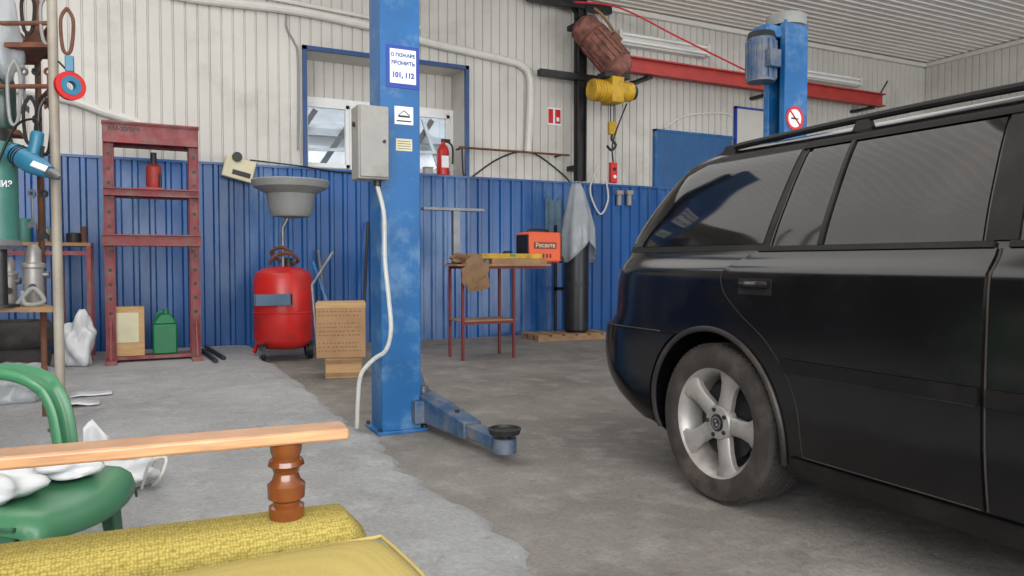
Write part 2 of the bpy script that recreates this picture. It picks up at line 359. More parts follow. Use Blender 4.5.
XF=[(.19,4.36),(.24,4.44),(.32,4.49),(.5,4.5),(.62,4.46),(.7,4.38),(.78,4.2),(.86,3.9),(.92,3.6),(.96,3.42),(1.05,3.25),(1.15,3.05),(1.25,2.84),(1.32,2.68),(1.36,2.56),(1.39,2.42),(1.41,2.28),(1.425,2.0)]
LR=[(.19,.38),(.3,.42),(.9,.42),(1.0,.34),(1.425,.30)]
LF=[(.19,.7),(.7,.7),(.85,.9),(.96,.55),(1.425,.4)]
NR=2.8;NF=2.6
def Hw(s,z):
    hz=herm(z,HZ); xr=herm(z,XRr); xf=herm(z,XF); lr=lint(z,LR); lf=lint(z,LF)
    t=(s-xr)/lr
    if t<=0: return 0.
    k=(1-(1-t)**NR)**(1/NR) if t<1 else 1
    t2=(xf-s)/lf
    if t2<=0: return 0.
    k2=(1-(1-t2)**NF)**(1/NF) if t2<1 else 1
    return hz*k*k2
def CPt(s,z,side=1,off=0):
    h=Hw(s,z); e=.01
    dh_s=(Hw(s+e,z)-Hw(s-e,z))/(2*e); dh_z=(Hw(s,z+e)-Hw(s,z-e))/(2*e)
    n=V((1,-dh_s,-dh_z)).normalized()
    L=V((h,s,z))+n*off
    return V((XC-side*L.x, YR-L.y, L.z))
carT=thing('car','dusty black estate car with tinted windows and silver five-spoke alloy wheels','car',(XC,YR-2.25,0))
zl=[.19,.21,.24,.28,.32,.38,.45,.52,.58,.62,.65,.68,.72,.76,.8,.84,.865,.885,.897,.91,.922,.935,.95,.965,.99,1.02,1.06,1.1,1.15,1.2,1.25,1.29,1.32,1.34,1.36,1.375,1.39,1.40,1.41,1.418,1.425]
mb=MB(); rings=[]
for z in zl:
    hz=herm(z,HZ); xr=herm(z,XRr); xf=herm(z,XF); lr=lint(z,LR); lf=lint(z,LF); half=[]
    for i in range(19):
        a=pi/2*i/18; half.append((xr+lr*(1-max(0,cos(a))**(2/NR)), hz*max(0,sin(a))**(2/NR)))
    for i in range(1,30):
        t=i/30; half.append((xr+lr+(xf-lf-xr-lr)*t,hz))
    for i in range(14,-1,-1):
        a=pi/2*i/14; half.append((xf-lf*(1-max(0,cos(a))**(2/NF)), hz*max(0,sin(a))**(2/NF)))
    full=half+[(s,-h) for s,h in half[-2:0:-1]]
    rings.append([mb.b.verts.new((XC-h,YR-s,z)) for s,h in full])
for i in range(len(rings)-1):
    A=rings[i];B=rings[i+1];n=len(A)
    for k in range(n): j=(k+1)%n; mb.face([A[k],A[j],B[j],B[k]])
mb.face(rings[0][::-1]); mb.face(rings[-1])
body=mb.build('body','car',carT,ang=50)
WS=[.845,3.36]; WR=.305; AR=.352
cut=MB()
for s in WS:
    for sd in (1,-1):
        cut.cyl((XC-sd*.95,YR-s,WR+.01),(XC-sd*.60,YR-s,WR+.01),AR,n=64)
cuto=cut.build('cut','cartrim',carT,smooth=False)
md=body.modifiers.new('bo','BOOLEAN'); md.object=cuto; md.solver='EXACT'; md.operation='DIFFERENCE'
bpy.context.view_layer.update()
me2=bpy.data.meshes.new_from_object(body.evaluated_get(bpy.context.evaluated_depsgraph_get()))
body.modifiers.clear(); body.data=me2; bpy.data.objects.remove(cuto)
me2.materials.clear(); me2.materials.append(M['car'])
me2.polygons.foreach_set('material_index',[0]*len(me2.polygons))
me2.polygons.foreach_set('use_smooth',[True]*len(me2.polygons)); me2.set_sharp_from_angle(angle=radians(40))
def patch(name,mat,z0,z1,s0,s1,off,side,nz=14,ns=20,parent=None,base=-.004):
    f0=(lambda z:s0) if not callable(s0) else s0; f1=(lambda z:s1) if not callable(s1) else s1
    mb=MB(); G=[];
    for i in range(nz+1):
        z=z0+(z1-z0)*i/nz; a=f0(z);b=f1(z); G.append([CPt(a+(b-a)*j/ns,z,side,off) for j in range(ns+1)])
    mb.grid(G)
    loop=[(z0,j/ns) for j in range(ns+1)]+[(z0+(z1-z0)*i/nz,1) for i in range(1,nz+1)]+[(z1,1-j/ns) for j in range(1,ns+1)]+[(z1-(z1-z0)*i/nz,0) for i in range(1,nz+1)]
    T=[];B=[]
    for z,t in loop:
        s=f0(z)+(f1(z)-f0(z))*t; T.append(CPt(s,z,side,off)); B.append(CPt(s,z,side,base))
    mb.grid([T,B]); bmesh.ops.remove_doubles(mb.b,verts=mb.b.verts,dist=.0004)
    return mb.build(name,mat,parent or carT,ang=40)
def cline(name,mat,pts,r,side,off,parent): return MB().tube([CPt(s,z,side,off) for s,z in pts],r,6).build(name,mat,parent)
T_=lambda tab:(lambda z:lint(z,tab))
TH=lambda tab:(lambda z:herm(z,tab))
D0=[(.27,1.28),(.42,1.275),(.52,1.24),(.645,1.14),(.75,.99),(.82,.92),(.87,.905),(.955,1.02)]
for sd in (1,-1):
    rd=patch('rear_door','car',.275,.955,TH(D0),1.868,.006,sd,40,24)
    fd=patch('front_door','car',.275,.955,1.886,T_([(.27,2.80),(.6,2.9),(.955,3.05)]),.006,sd,30,24)
    f=TH(D0); cline('door_gap_highlight','gap_hl',[(f(.275+.68*i/40)-.004,.275+.68*i/40) for i in range(41)],.0030,sd,.002,rd)  # thin tube draws the shut line with its edge highlight painted in
    cline('door_gap_highlight','gap_hl',[(1.877,.275+.68*i/30) for i in range(31)],.0035,sd,.000,rd)
    cline('door_gap_highlight','gap_hl',[(1.28+.58*i/12,.277) for i in range(13)],.003,sd,.004,rd)
    patch('door_moulding','mould',.552,.597,lambda z:1.225-(z-.545)*.4,1.866,.016,sd,4,20,parent=rd)
    patch('door_moulding','mould',.552,.597,1.888,2.85,.016,sd,4,20,parent=fd)
    cline('crease_line','gap_hl',[(1.235+.62*i/12,.549) for i in range(13)],.0022,sd,.008,rd)
    patch('window_seal','cartrim',.955,.972,1.04,1.86,.012,sd,2,20,parent=rd)
    patch('window_seal','cartrim',.955,.972,1.9,3.02,.012,sd,2,20,parent=fd)
    patch('window_surround','cartrim',.962,1.336,TH([(.962,.225),(1.1,.24),(1.2,.305),(1.27,.385),(1.336,.54)]),T_([(.962,1.075),(1.336,1.115)]),.0015,sd,20,28)
    patch('cargo_window','glass',.985,1.322,TH([(.985,.25),(1.1,.265),(1.2,.33),(1.27,.41),(1.322,.58)]),T_([(.985,1.05),(1.322,1.09)]),.004,sd,18,28)
    patch('door_window','glass',.975,1.315,T_([(.975,1.11),(1.32,1.145)]),T_([(.975,1.29),(1.32,1.30)]),.004,sd,10,6,parent=rd)
    patch('window_divider','cartrim',.975,1.318,T_([(.975,1.294),(1.32,1.304)]),T_([(.975,1.312),(1.32,1.318)]),.011,sd,10,2,parent=rd)
    patch('door_window','glass',.975,1.315,T_([(.975,1.314),(1.32,1.32)]),T_([(.975,1.825),(1.32,1.80)]),.004,sd,10,16,parent=rd)
    patch('pillar_trim','cartrim',.975,1.318,T_([(.975,1.835),(1.32,1.81)]),T_([(.975,1.915),(1.32,1.895)]),.006,sd,10,4)
    patch('door_window','glass',.975,1.315,T_([(.975,1.93),(1.32,1.91)]),T_([(.975,3.0),(1.15,2.8),(1.315,2.5)]),.004,sd,12,20,parent=fd)
    patch('window_frame','car',1.318,1.338,1.1,2.5,.010,sd,3,24)
    cline('door_gap_highlight','gap_hl',[(1.085+.035*i/10,.96+.375*i/10) for i in range(11)],.003,sd,.003,rd)
    patch('rear_bumper','car',.25,.63,lambda z:herm(z,XRr)+.012,lambda z:(WS[0]-sqrt(max(0,.372**2-(z-.315)**2))) if z<.66 else .65,.010,sd,18,20)
    cline('bumper_gap','gap_hl',[(-.05+.60*i/20,.635) for i in range(21)],.003,sd,.004,carT)
    patch('tail_lamp','lamp',.69,.90,lambda z:herm(z,XRr)+.008,lambda z:herm(z,XRr)+.05,.006,sd,8,8)
    patch('sill','cartrim',.20,.262,1.22,3.0,.012,sd,4,24)
    patch('headlamp','chrome',.60,.72,lambda z:herm(z,XF)-.32,lambda z:herm(z,XF)-.06,.006,sd,6,8)
    for s0,pp in ((1.0,rd),(1.99,fd)):
        patch('handle_recess','black',.805,.862,s0,s0+.155,.0085,sd,6,10,parent=pp)
        mb=MB(); mb.tube([CPt(s0+.015+.125*i/8,.84,sd,.012+.024*sin(pi*i/8)**.5) for i in range(9)],.0125,8); mb.build('door_handle','car',pp)
    for s in WS:
        mb=MB(); mb.tube([CPt(s+AR*cos(a),WR+.01+AR*sin(a),sd,.004) for a in [radians(-14+208*i/40) for i in range(41)]],.011,8); mb.build('arch_lip','lip',carT)
    rp=[]
    for i in range(31):
        s=.55+2.05*i/30; zz=1.398 if 1<i<29 else (1.385 if i in(1,29) else 1.36)
        rp.append(V((XC-sd*.575,YR-s,zz+.018*sin(pi*i/30)-.004)))
    rail=MB().tube(rp,.0135,8).build('roof_rail','cartrim',carT)
    for s in (.64,1.28,1.9,2.5):
        MB().hexa([V((XC-sd*.565,YR-s-.05,1.34)),V((XC-sd*.6,YR-s-.05,1.34)),V((XC-sd*.6,YR-s+.05,1.34)),V((XC-sd*.565,YR-s+.05,1.34)),V((XC-sd*.565,YR-s-.025,1.405)),V((XC-sd*.587,YR-s-.025,1.405)),V((XC-sd*.587,YR-s+.025,1.405)),V((XC-sd*.565,YR-s+.025,1.405))]).build('rail_foot','cartrim',rail,bevel=.004)
    m=MB().blob((XC-sd*.96,YR-2.95,1.0),(.09,.05,.065),.02,1).build('side_mirror','car',carT); MB().bar((XC-sd*.80,YR-2.95,.97),(XC-sd*.92,YR-2.95,.98),.03,.03).build('mirror_arm','cartrim',m)
def endpatch(name,mat,z0,z1,hf,rear,off=.006,nz=8,nh=16,parent=None):
    mb=MB();G=[]
    for i in range(nz+1):
        z=z0+(z1-z0)*i/nz; hz=herm(z,HZ); row=[]
        for j in range(nh+1):
            q=-hf+2*hf*j/nh
            if rear: s=herm(z,XRr)+lint(z,LR)*(1-(1-abs(q)**NR)**(1/NR))-off
            else: s=herm(z,XF)-lint(z,LF)*(1-(1-abs(q)**NF)**(1/NF))+off
            row.append(V((XC-q*hz,YR-s,z+ (off if not rear else off*.5))))
        G.append(row)
    mb.grid(G); return mb.build(name,mat,parent or carT,solid=.006)
endpatch('rear_window','glass',1.0,1.31,.8,True); endpatch('number_plate','paper',.44,.55,.3,True,.02,2,8)
endpatch('windscreen','glass',1.0,1.32,.85,False,.008); endpatch('grille','black',.52,.66,.4,False,.01,4,8)
def wheel(loc,flip,idx):
    w=bpy.data.objects.new('wheel',None); COL.objects.link(w); w.parent=carT
    w.location=V(loc)-ORG[carT.name]; w.rotation_euler=(0.35+idx,0,pi if flip else 0); ORG[w.name]=V((0,0,0)); w.empty_display_size=.1
    A=Matrix.Rotation(-pi/2,4,'Y')
    t=MB().lathe([(.21,-.092),(.225,-.098),(.262,-.1),(.288,-.095),(.299,-.082),(.304,-.05),(.297,-.047),(.297,-.040),(.305,-.037),(.305,-.008),(.298,-.005),(.298,.005),(.305,.008),(.305,.037),(.297,.040),(.297,.047),(.304,.05),(.299,.082),(.288,.095),(.262,.1),(.225,.098),(.21,.092),(.206,.0)],T=A,n=96,closed=True).build('tyre','rubber',w,ang=30)
    for sgn in (-1,1):
        mb=MB()
        for i in range(72):
            R=Matrix.Rotation(2*pi*i/72,4,'X'); mb.box((sgn*.066-.014,-.0090,.298),(sgn*.066+.014,.0090,.3050),R)
        mb.build('tread','rubber',t,smooth=False)
    MB().lathe([(.207,.089),(.216,.094),(.221,.088),(.216,.08),(.207,.06),(.192,.045),(.188,-.08),(.215,-.09),(.2,-.09),(.18,-.078),(.18,.05),(.196,.075)],T=A,n=64,closed=True).build('rim','alloy',w)
    MB().cyl((-.02,0,0),(-.005,0,0),.145,n=40).build('brake_disc','dsteel',w)
    MB().cyl((.03,0,0),(.035,0,0),.186,n=40).build('back_plate','black',w)
    mb=MB()
    for k in range(5):
        R=Matrix.Rotation(2*pi*k/5,4,'X')
        prof=[(.03,.034,-.064),(.08,.034,-.070),(.12,.032,-.074),(.16,.038,-.078),(.188,.056,-.081),(.212,.082,-.084)]
        top=[]
        for r,hw,x in prof:
            top.append([R@V((x+.010,-hw,r)),R@V((x,-hw*.72,r)),R@V((x-.001,0,r)),R@V((x,hw*.72,r)),R@V((x+.010,hw,r)),R@V((x+.034,hw*.9,r)),R@V((x+.034,-hw*.9,r)),R@V((x+.010,-hw,r))])
        mb.grid(top)
    mb.lathe([(.066,.03),(.07,.06),(.062,.073),(.036,.076),(.034,.068),(.0001,.068)],T=A,n=40,caps=False)
    mb.build('spokes','alloy',w,ang=45)
    for k in range(5):
        R=Matrix.Rotation(2*pi*(k+.5)/5,4,'X'); p=R@V((0,0,.05)); MB().cyl(p+V((-.066,0,0)),p+V((-.080,0,0)),.0085,n=6).build('wheel_bolt','dsteel',w)
    cp=MB().cyl((-.066,0,0),(-.077,0,0),.031,n=28).build('centre_cap','dsteel',w)
    MB().lathe([(.020,.0775),(.020,.0795),(.024,.0795),(.024,.0775)],T=A,n=28,closed=True).build('emblem','chrome',cp)
    mb=MB(); mb.prism([(-.0775,0,0),(-.0775,.014,0),(-.0775,.01,.01),(-.0775,0,.014)],(-.001,0,0)); mb.prism([(-.0775,0,0),(-.0775,-.014,0),(-.0775,-.01,-.01),(-.0775,0,-.014)],(-.001,0,0)); mb.build('emblem_quarters','chrome',cp)
i=0
for s in WS:
    for sd in (1,-1):
        wheel((XC-sd*.75,YR-s,WR),sd<0,i*.7); i+=1
MB().box((XC-.55,YR-4.1,.16),(XC+.55,YR-.3,.24)).build('underbody','black',carT)
mb=MB().tube(catm([(XC-.4,YR-1.2,.17),(XC-.45,YR-.6,.2),(XC-.45,YR-.06,.2)]),.025,10); mb.build('exhaust_pipe','dsteel',carT)
# ------------------------------------------------------------------ two-post lift
def lift_post(x,y,H,sgn,label):
    t=thing('lift_post',label,'lift post',(x,y,0),0,None,False)
    w,d,th=.11,.10,.014
    P=[(-w,-d),(w,-d),(w,-d+.05),(w-th,-d+.05),(w-th,-d+th),(-w+th,-d+th),(-w+th,d-th),(w-th,d-th),(w-th,d-.05),(w,d-.05),(w,d),(-w,d)]
    P=[(a*sgn,b) for a,b in P]
    MB().prism([(a,b,.015) for a,b in P],(0,0,H-.015)).build('column','post',t,bevel=.004)
    mb=MB(); mb.box((-.14,-.13,0),(.14,.13,.018)); mb.build('base_plate','post',t,bevel=.003)
    for a in (-.125,.125):
        for b in (-.115,.115): MB().cyl((a,b,.018),(a,b,.035),.01,n=6).build('anchor_bolt','dsteel',t)
    c=MB().box((-.075,-.075,.06),(.075,.075,.85)).build('carriage','post_d',t,bevel=.004)
    MB().cyl((0,0,.85),(0,0,H-.05),.02,n=12).build('lead_screw','dsteel',t)
    br=MB(); br.box((sgn*.085-.03,-.16,.05),(sgn*.085+.09*sgn,.2,.17)); br.hexa([V((sgn*.115,-.02,.17)),V((sgn*.19,-.02,.17)),V((sgn*.19,.2,.17)),V((sgn*.115,.2,.17)),V((sgn*.115,.08,.42)),V((sgn*.135,.08,.42)),V((sgn*.135,.2,.42)),V((sgn*.115,.2,.42))]); br.build('arm_bracket','post_d',c,bevel=.004)
    for q in (-1,1):
        a0=V((sgn*.15,q*.02,.11)); ang=radians(6) if q<0 else radians(14); dr=V((sgn*sin(ang),q*cos(ang),0))
        ap=MB(); s_=V((-dr.y,dr.x,0))*.062
        e=a0+dr*.56
        ap.hexa([a0-s_+V((0,0,-.06)),a0+s_+V((0,0,-.06)),e+s_*.8+V((0,0,-.06)),e-s_*.8+V((0,0,-.06)),a0-s_+V((0,0,.09)),a0+s_+V((0,0,.09)),e+s_*.8+V((0,0,.02)),e-s_*.8+V((0,0,.02))])
        a=ap.build('lift_arm','post_d',t,bevel=.005)
        MB().bar(a0+dr*.50+V((0,0,-.02)),a0+dr*.80+V((0,0,-.03)),.075,.06).build('arm_extension','post_d',a,bevel=.004)
        e=a0+dr*.86
        MB().cyl(e+V((0,0,-.065)),e+V((0,0,.0)),.055,n=20).build('pad_socket','post_d',a)
        MB().cyl(e,e+V((0,0,.03)),.024,n=16).build('pad_screw','dsteel',a)
        MB().lathe([(.02,.015),(.07,.02),(.078,.045),(.066,.048),(.06,.036),(.01,.034)],e,n=28).build('lift_pad','dsteel',a)
        for k in (.2,.4): MB().cyl(a0+dr*k+V((0,0,.0)),a0+dr*k+V((0,0,.075-.05*k)),.012,n=8).build('arm_bolt','dsteel',a)
    MB().cyl((sgn*.15,-.02,.05),(sgn*.15,-.02,.23),.03,n=16).build('pivot_pin','steel',t)
    return t
LX,LY=1.25,3.94; RX=4.15; RH=2.61
lp=lift_post(LX,LY,2.72,1,'blue left lift column with stickers and floor arms, beside the carton stack')
rp_=lift_post(RX,LY,RH,-1,'blue right lift column topped by an electric motor, behind the car')
mb=MB().lathe([(.135,RH-.02),(.14,RH),(.135,RH+.055),(.12,RH+.065)],n=28); mb.build('top_cap','gplast',rp_)
mx=-.235; mz=-.07
m=MB().cyl((mx,.0,2.25+mz),(mx,.0,2.55+mz),.095,n=28).build('motor','post_d',rp_)
mb=MB()
for k in range(14): a=2*pi*k/14; mb.cb((mx+.098*cos(a),.098*sin(a),2.40+mz),(.02,.008,.26),rot=Matrix.Rotation(a,3,'Z'))
mb.build('cooling_fins','post_d',m,smooth=False)
MB().box((mx-.05,-.14,2.33+mz),(mx+.05,-.09,2.45+mz)).build('terminal_box','post_d',m,bevel=.006)
MB().lathe([(.02,2.60+mz),(.09,2.59+mz),(.1,2.55+mz)],(mx,0,0),n=24).build('fan_cover','dsteel',m)
MB().box((mx-.02,-.07,2.56+mz),(-.10,.07,2.64+mz)).build('gear_housing','post',m,bevel=.01)
sg=thing('round_sign','round red and white prohibition sign on the right lift column','sign',(RX-.015,LY-.101,1.93),0,None,False)
A=Matrix.Rotation(pi/2,4,'X')
MB().cyl((0,0,0),(0,-.003,0),.082,n=36).build('disc','paper',sg)
mb=MB(); mb.box((-.034,-.0045,-.008),(.018,-.0035,.004)); mb.box((.018,-.0045,-.006),(.036,-.0035,.002)); mb.build('pictogram','black',sg)
mb=MB().lathe([(.064,.003),(.084,.003),(.084,.0065),(.064,.0065)],T=A,n=40,closed=True); mb.bar((-.048,-.0065,.048),(.048,-.0065,-.048),.003,.015,(0,1,0)); mb.build('red_ring','signred',sg)
fy=LY-.1005
s1=thing('notice_sign','blue bordered phone notice reading 101, 112 on the left lift column','sign',(LX+.015,fy,1.955),0,None,False)
MB().box((-.092,-.003,-.112),(.092,0,.112)).build('plate','signblue',s1,bevel=.002)
MB().box((-.072,-.005,-.088),(.072,-.003,.092)).build('white_field','paper',s1)
text('О ПОЖАРЕ',.025,(0,-.0062,.060),RFRONT,'signblue',s1,ext=.001,bold=.0008); text('ЗВОНИТЬ',.028,(0,-.0062,.018),RFRONT,'signblue',s1,ext=.001,bold=.0008); text('101, 112',.038,(0,-.0062,-.045),RFRONT,'signblue',s1,ext=.001,bold=.0016,sx=.92)
s2=thing('maker_plate','white sticker with a dark emblem below the blue notice','sticker',(LX+.02,fy,1.70),0,None,False)
MB().box((-.052,-.002,-.048),(.052,0,.048)).build('sheet','paper',s2,bevel=.001)
mb=MB(); mb.bar((-.032,-.0025,.0),(.0,-.0025,.026),.003,.008,(0,1,0)); mb.bar((.0,-.0025,.026),(.032,-.0025,.0),.003,.008,(0,1,0)); mb.box((-.032,-.0032,-.010),(.032,-.002,.000)); mb.box((-.04,-.0032,-.033),(.04,-.002,-.026)); mb.build('emblem','dsteel',s2)
s3=thing('rating_sticker','small cream sticker with ruled lines, lowest on the left lift column','sticker',(LX+.02,fy,1.545),0,None,False)
MB().box((-.045,-.002,-.032),(.045,0,.032)).build('sheet','cream',s3)
mb=MB()
for k in range(4): mb.box((-.036,-.003,-.022+k*.013),(.036,-.002,-.019+k*.013))
mb.build('printed_lines','dsteel',s3)
bX0,bX1,bY0,bY1=.985,1.145,3.70,3.838
cb=thing('control_box','weathered grey steel control box bolted to the left lift column','control box',(1.06,3.77,1.33))
MB().box((bX0,bY0,1.34),(bX1,bY1,1.71)).build('case','gbox',cb,bevel=.006)
dr=MB().box((bX0+.008,bY0-.012,1.35),(bX1-.006,bY0,1.70)).build('door','gbox',cb,bevel=.003)
MB().cyl((bX1-.03,bY0-.012,1.53),(bX1-.03,bY0-.024,1.53),.008,n=12).build('lock','dsteel',dr)
MB().cyl((bX0-.012,3.77,1.62),(bX0,3.77,1.62),.012,n=12).build('button','black',cb)
MB().cyl((1.10,3.76,1.31),(1.10,3.76,1.345),.02,n=14).build('cable_gland','dsteel',cb)
pts=catm([(1.10,3.76,1.309),PD(384,215,3.82),PD(385,260,3.82),PD(389,300,3.8),PD(391,330,3.79),PD(386,350,3.79),PD(373,360,3.8),PD(361,375,3.81),PD(358,400,3.83),PZ(357,428,SL+.014)],8)
tag(MB().tube(pts,.0115,8).build('conduit_hose','hose'),'pale flexible conduit running down from the control box to the floor','hose')
# ------------------------------------------------------------------ red press
px0,px1,pyy=PZ(108,361,SL).x,PZ(201,359,SL).x,7.4
pr=thing('hydraulic_press','tall dull red steel workshop press frame against the blue wall','press',((px0+px1)/2,pyy,SL))
for x,sg_ in ((px0+.035,1),(px1-.035,-1)):
    for dy in (-.11,.11):
        u=MB(); u.box((x-.04,pyy+dy-.01,SL),(x+.04,pyy+dy+.0,2.1)); u.box((x-.04,pyy+dy-.03,SL),(x-.032,pyy+dy,2.1)); u.box((x+.032,pyy+dy-.03,SL),(x+.04,pyy+dy,2.1)); uo=u.build('upright','red',pr)
        mb=MB()
        for k in range(13): z=.35+k*.125; mb.cyl((x,pyy+dy-.0115,z),(x,pyy+dy-.0105,z),.016,n=14)
        mb.build('pin_holes','black',uo)
    MB().box((x-.045,pyy-.3,SL),(x+.045,pyy+.3,SL+.035)).build('foot','red',pr,bevel=.003)
    for q in (-1,1): MB().bar((x,pyy+q*.27,SL+.03),(x,pyy+q*.12,.4),.05,.012,(1,0,0)).build('gusset','red',pr)
def pbeam(z0,z1,dy,name,ext=.0):
    mb=MB()
    for q in (-1,1): mb.box((px0-ext,pyy+q*dy-.012,z0),(px1+ext,pyy+q*dy+.012,z1)); mb.box((px0-ext,pyy+q*dy-.04,z0),(px1+ext,pyy+q*dy+.02,z0+.012)); mb.box((px0-ext,pyy+q*dy-.04,z1-.012),(px1+ext,pyy+q*dy+.02,z1))
    return mb.build(name,'red',pr,bevel=.002)
tb=pbeam(1.94,2.12,.14,'top_beam')
mb=MB(); mb.box((px0-.01,pyy-.17,2.10),(px1+.01,pyy+.17,2.125)); mb.build('top_plate','red',tb)
text('КМ-20/50Ч',.05,(px0+.16,pyy-.153,2.06),RFRONT,'dsteel',tb,bold=.001)
pbeam(1.49,1.56,.13,'middle_beam'); MB().box((px0+.06,pyy-.12,1.54),(px1-.06,pyy+.12,1.562)).build('jack_plate','red',pr)
pbeam(1.06,1.16,.14,'bed_beam',.02); MB().box((px0+.02,pyy-.1,SL+.02),(px1-.02,pyy+.1,SL+.05)).build('tie_plate','red',pr)
for x in (px0+.05,px1-.05): MB().cyl((x,pyy-.2,1.02),(x,pyy+.2,1.02),.014,n=12).build('bed_pin','dsteel',pr)
jc=PY(154,190,pyy)
jk=thing('bottle_jack','red bottle jack standing inside the red press','jack',(jc.x,pyy,1.562),0,None,False)
MB().box((-.07,-.06,0),(.07,.06,.02)).build('base','beamred',jk,bevel=.004)
MB().lathe([(.055,.02),(.065,.05),(.065,.2),(.05,.22),(.035,.225)],n=24).build('cylinder','beamred',jk); MB().cyl((0,0,.22),(0,0,.33),.026,n=16).build('ram','dsteel',jk); MB().cyl((.05,-.05,.02),(.05,-.05,.14),.014,n=12).build('pump','dsteel',jk)
c=PZ(130,355,SL)
bx=thing('wooden_panel_box','pale scuffed plywood box standing between the red press legs','box',(c.x,pyy-.02,SL+.052),0,None,False)
MB().box((-.125,-.07,0),(.125,.1,.43)).build('carton','ply',bx,bevel=.004); MB().box((-.1,-.074,.12),(.08,-.07,.38)).build('paper_sheet','cream',bx)
c=PZ(164,354,SL)
gc=thing('green_canister','green plastic jerrycan inside the foot of the red press','canister',(c.x,pyy-.02,SL+.052),0,None,False)
MB().hexa([V(p) for p in ((-.1,-.07,0),(.1,-.07,0),(.1,.07,0),(-.1,.07,0),(-.1,-.07,.27),(.1,-.07,.27),(.1,.07,.27),(-.1,.07,.27))]).hexa([V(p) for p in ((-.1,-.07,.27),(.1,-.07,.27),(.1,.07,.27),(-.1,.07,.27),(-.03,-.035,.36),(.05,-.035,.36),(.05,.035,.36),(-.03,.035,.36))]).build('body','gcan',gc,bevel=.015)
MB().cyl((.01,0,.35),(.01,0,.40),.026,n=16).build('cap','gcan',gc); MB().tube(catm([(-.07,0,.3),(-.06,0,.36),(-.02,0,.375)]),.011).build('handle','gcan',gc)
for i,(a,b) in enumerate((((202,350),(216,361)),((206,347),(224,358)))):
    p=PZ(*a,SL+.02);q=PZ(*b,SL+.02); tag(MB().cyl(p,q,.02,n=12).build('steel_pipe','dsteel'),['short dark pipe on the floor right of the red press, nearer one','short dark pipe on the floor right of the red press, farther one'][i],'pipe',group='short pipes by the press')
# ------------------------------------------------------------------ oil drainer
tc=PZ(284,359,0); tx,ty=tc.x,tc.y
od=thing('oil_drainer','red wheeled waste oil tank with a grey funnel on top','oil drainer',(tx,ty,0),0,None,False)
MB().lathe([(.06,.10),(.18,.11),(.245,.15),(.27,.2),(.27,.76),(.245,.82),(.18,.86),(.06,.88)],n=40).build('tank','tankred',od)
MB().lathe([(.272,.44),(.276,.45),(.272,.46)],n=40,caps=False).build('seam','tankred',od)
for q in (-1,1):
    MB().bar((q*.2,.1,.2),(q*.25,.15,.06),.03,.03).build('leg','tankred',od)
for (a,b) in ((-.22,-.2),(.23,-.05)):
    wv=MB().cyl((a-.02,b,.085),(a+.02,b,.085),.085,n=24).build('wheel','black',od); MB().cyl((a-.025,b,.085),(a+.025,b,.085),.035,n=16).build('hub','steel',wv)
    MB().bar((a,b,.085),(a*.8,b*.8,.2),.025,.02).build('wheel_bracket','dsteel',wv)
MB().bar((.2,.1,.2),(.24,.16,0),.02,.02).build('foot','dsteel',od)
tr=MB(); tr.box((-.30,-.33,.53),(.02,-.24,.545)); tr.box((-.30,-.335,.53),(.02,-.325,.63)); tr.box((-.305,-.335,.53),(-.295,-.24,.63)); tr.box((.01,-.335,.53),(.02,-.24,.63)); tr.build('tool_tray',mk('tray_blue_grey',C(70,96,122),.5),od)
MB().cyl((0,0,.87),(0,0,1.25),.018,n=14).cyl((0,0,1.24),(.08,0,1.4),.018,n=14).build('drain_pipe','steel',od)
MB().tube(catm([(-.12,0,.9),(-.08,-.08,.98),(.05,-.08,1.0),(.14,0,.93),(.05,.08,.9),(-.1,.05,1.0),(-.02,-.06,1.06),(.08,-.02,1.0)]),.016).build('coiled_hose','rust',od)
MB().cyl((.05,0,.87),(.05,0,.96),.035,n=12).build('valve','dsteel',od)
MB().lathe([(.02,1.33),(.17,1.35),(.2,1.40),(.225,1.56),(.34,1.62),(.36,1.68),(.35,1.69),(.325,1.635),(.2,1.57),(.18,1.42),(.05,1.37)],c=(.08,0,0),n=40,caps=False).build('funnel','gplast',od)
for i,(a,b,lab) in enumerate((((333,252),(312,285),'thin bent steel handle leaning above the red tank'),((313,262),(327,302),'blue rod leaning right of the red tank'))):
    p=PD(*a,6.6); q=PD(*b,6.5)
    f=q.copy(); f.z=0.02; f.x+=.05
    tag(MB().tube([p,q,f],.014).build('tool_rod',('steel','post')[i]),lab,'rod')
p=PY(368,222,WY-.12);q=PY(362,300,WY-.3);q.z=.02
tag(MB().cyl(p,q,.016,n=10).build('scrap_bar','dsteel'),'long dark bar leaning on the blue wall beside the crates','bar')
p=PY(318,250,WY-.12);q=PY(330,300,WY-.35);q.z=.02
tag(MB().cyl(p,q,.018,n=10).build('scrap_pipe','steel'),'long grey pipe leaning on the blue wall behind the red tank','pipe')
c=PZ(347,378,0)
lc=thing('small_crate','small plywood crate on the floor under the brown carton','crate',(c.x,c.y+.12,0),radians(-12),None,False)
MB().box((-.14,-.12,0),(.14,.12,.165)).build('case','ply',lc,bevel=.004)
for z in (.03,.13): MB().box((-.145,-.128,z-.015),(.145,-.12,z+.015)).build('slat','plank',lc)
uc=thing('printed_carton','brown carton printed with rows of small marks, stacked on the small crate','box',(c.x-.01,c.y+.14,.166),radians(-14),None,False)
MB().box((-.19,-.17,0),(.19,.17,.43)).build('carton','carton',uc,bevel=.004)
mb=MB(); rnd=random.Random(3)
for j in (1,2,3,5,6,7,8,10,11):
    z=.02+j*.031; x=-.17
    while x<.15:
        wd=rnd.uniform(.006,.022); mb.box((x,-.1708,z),(x+wd,-.1701,z+.009)); x+=wd+rnd.uniform(.006,.018)
    y=-.15
    while y<.14:
        wd=rnd.uniform(.006,.022); mb.box((-.1908,y,z),(-.1901,y+wd,z+.009)); y+=wd+rnd.uniform(.006,.018)
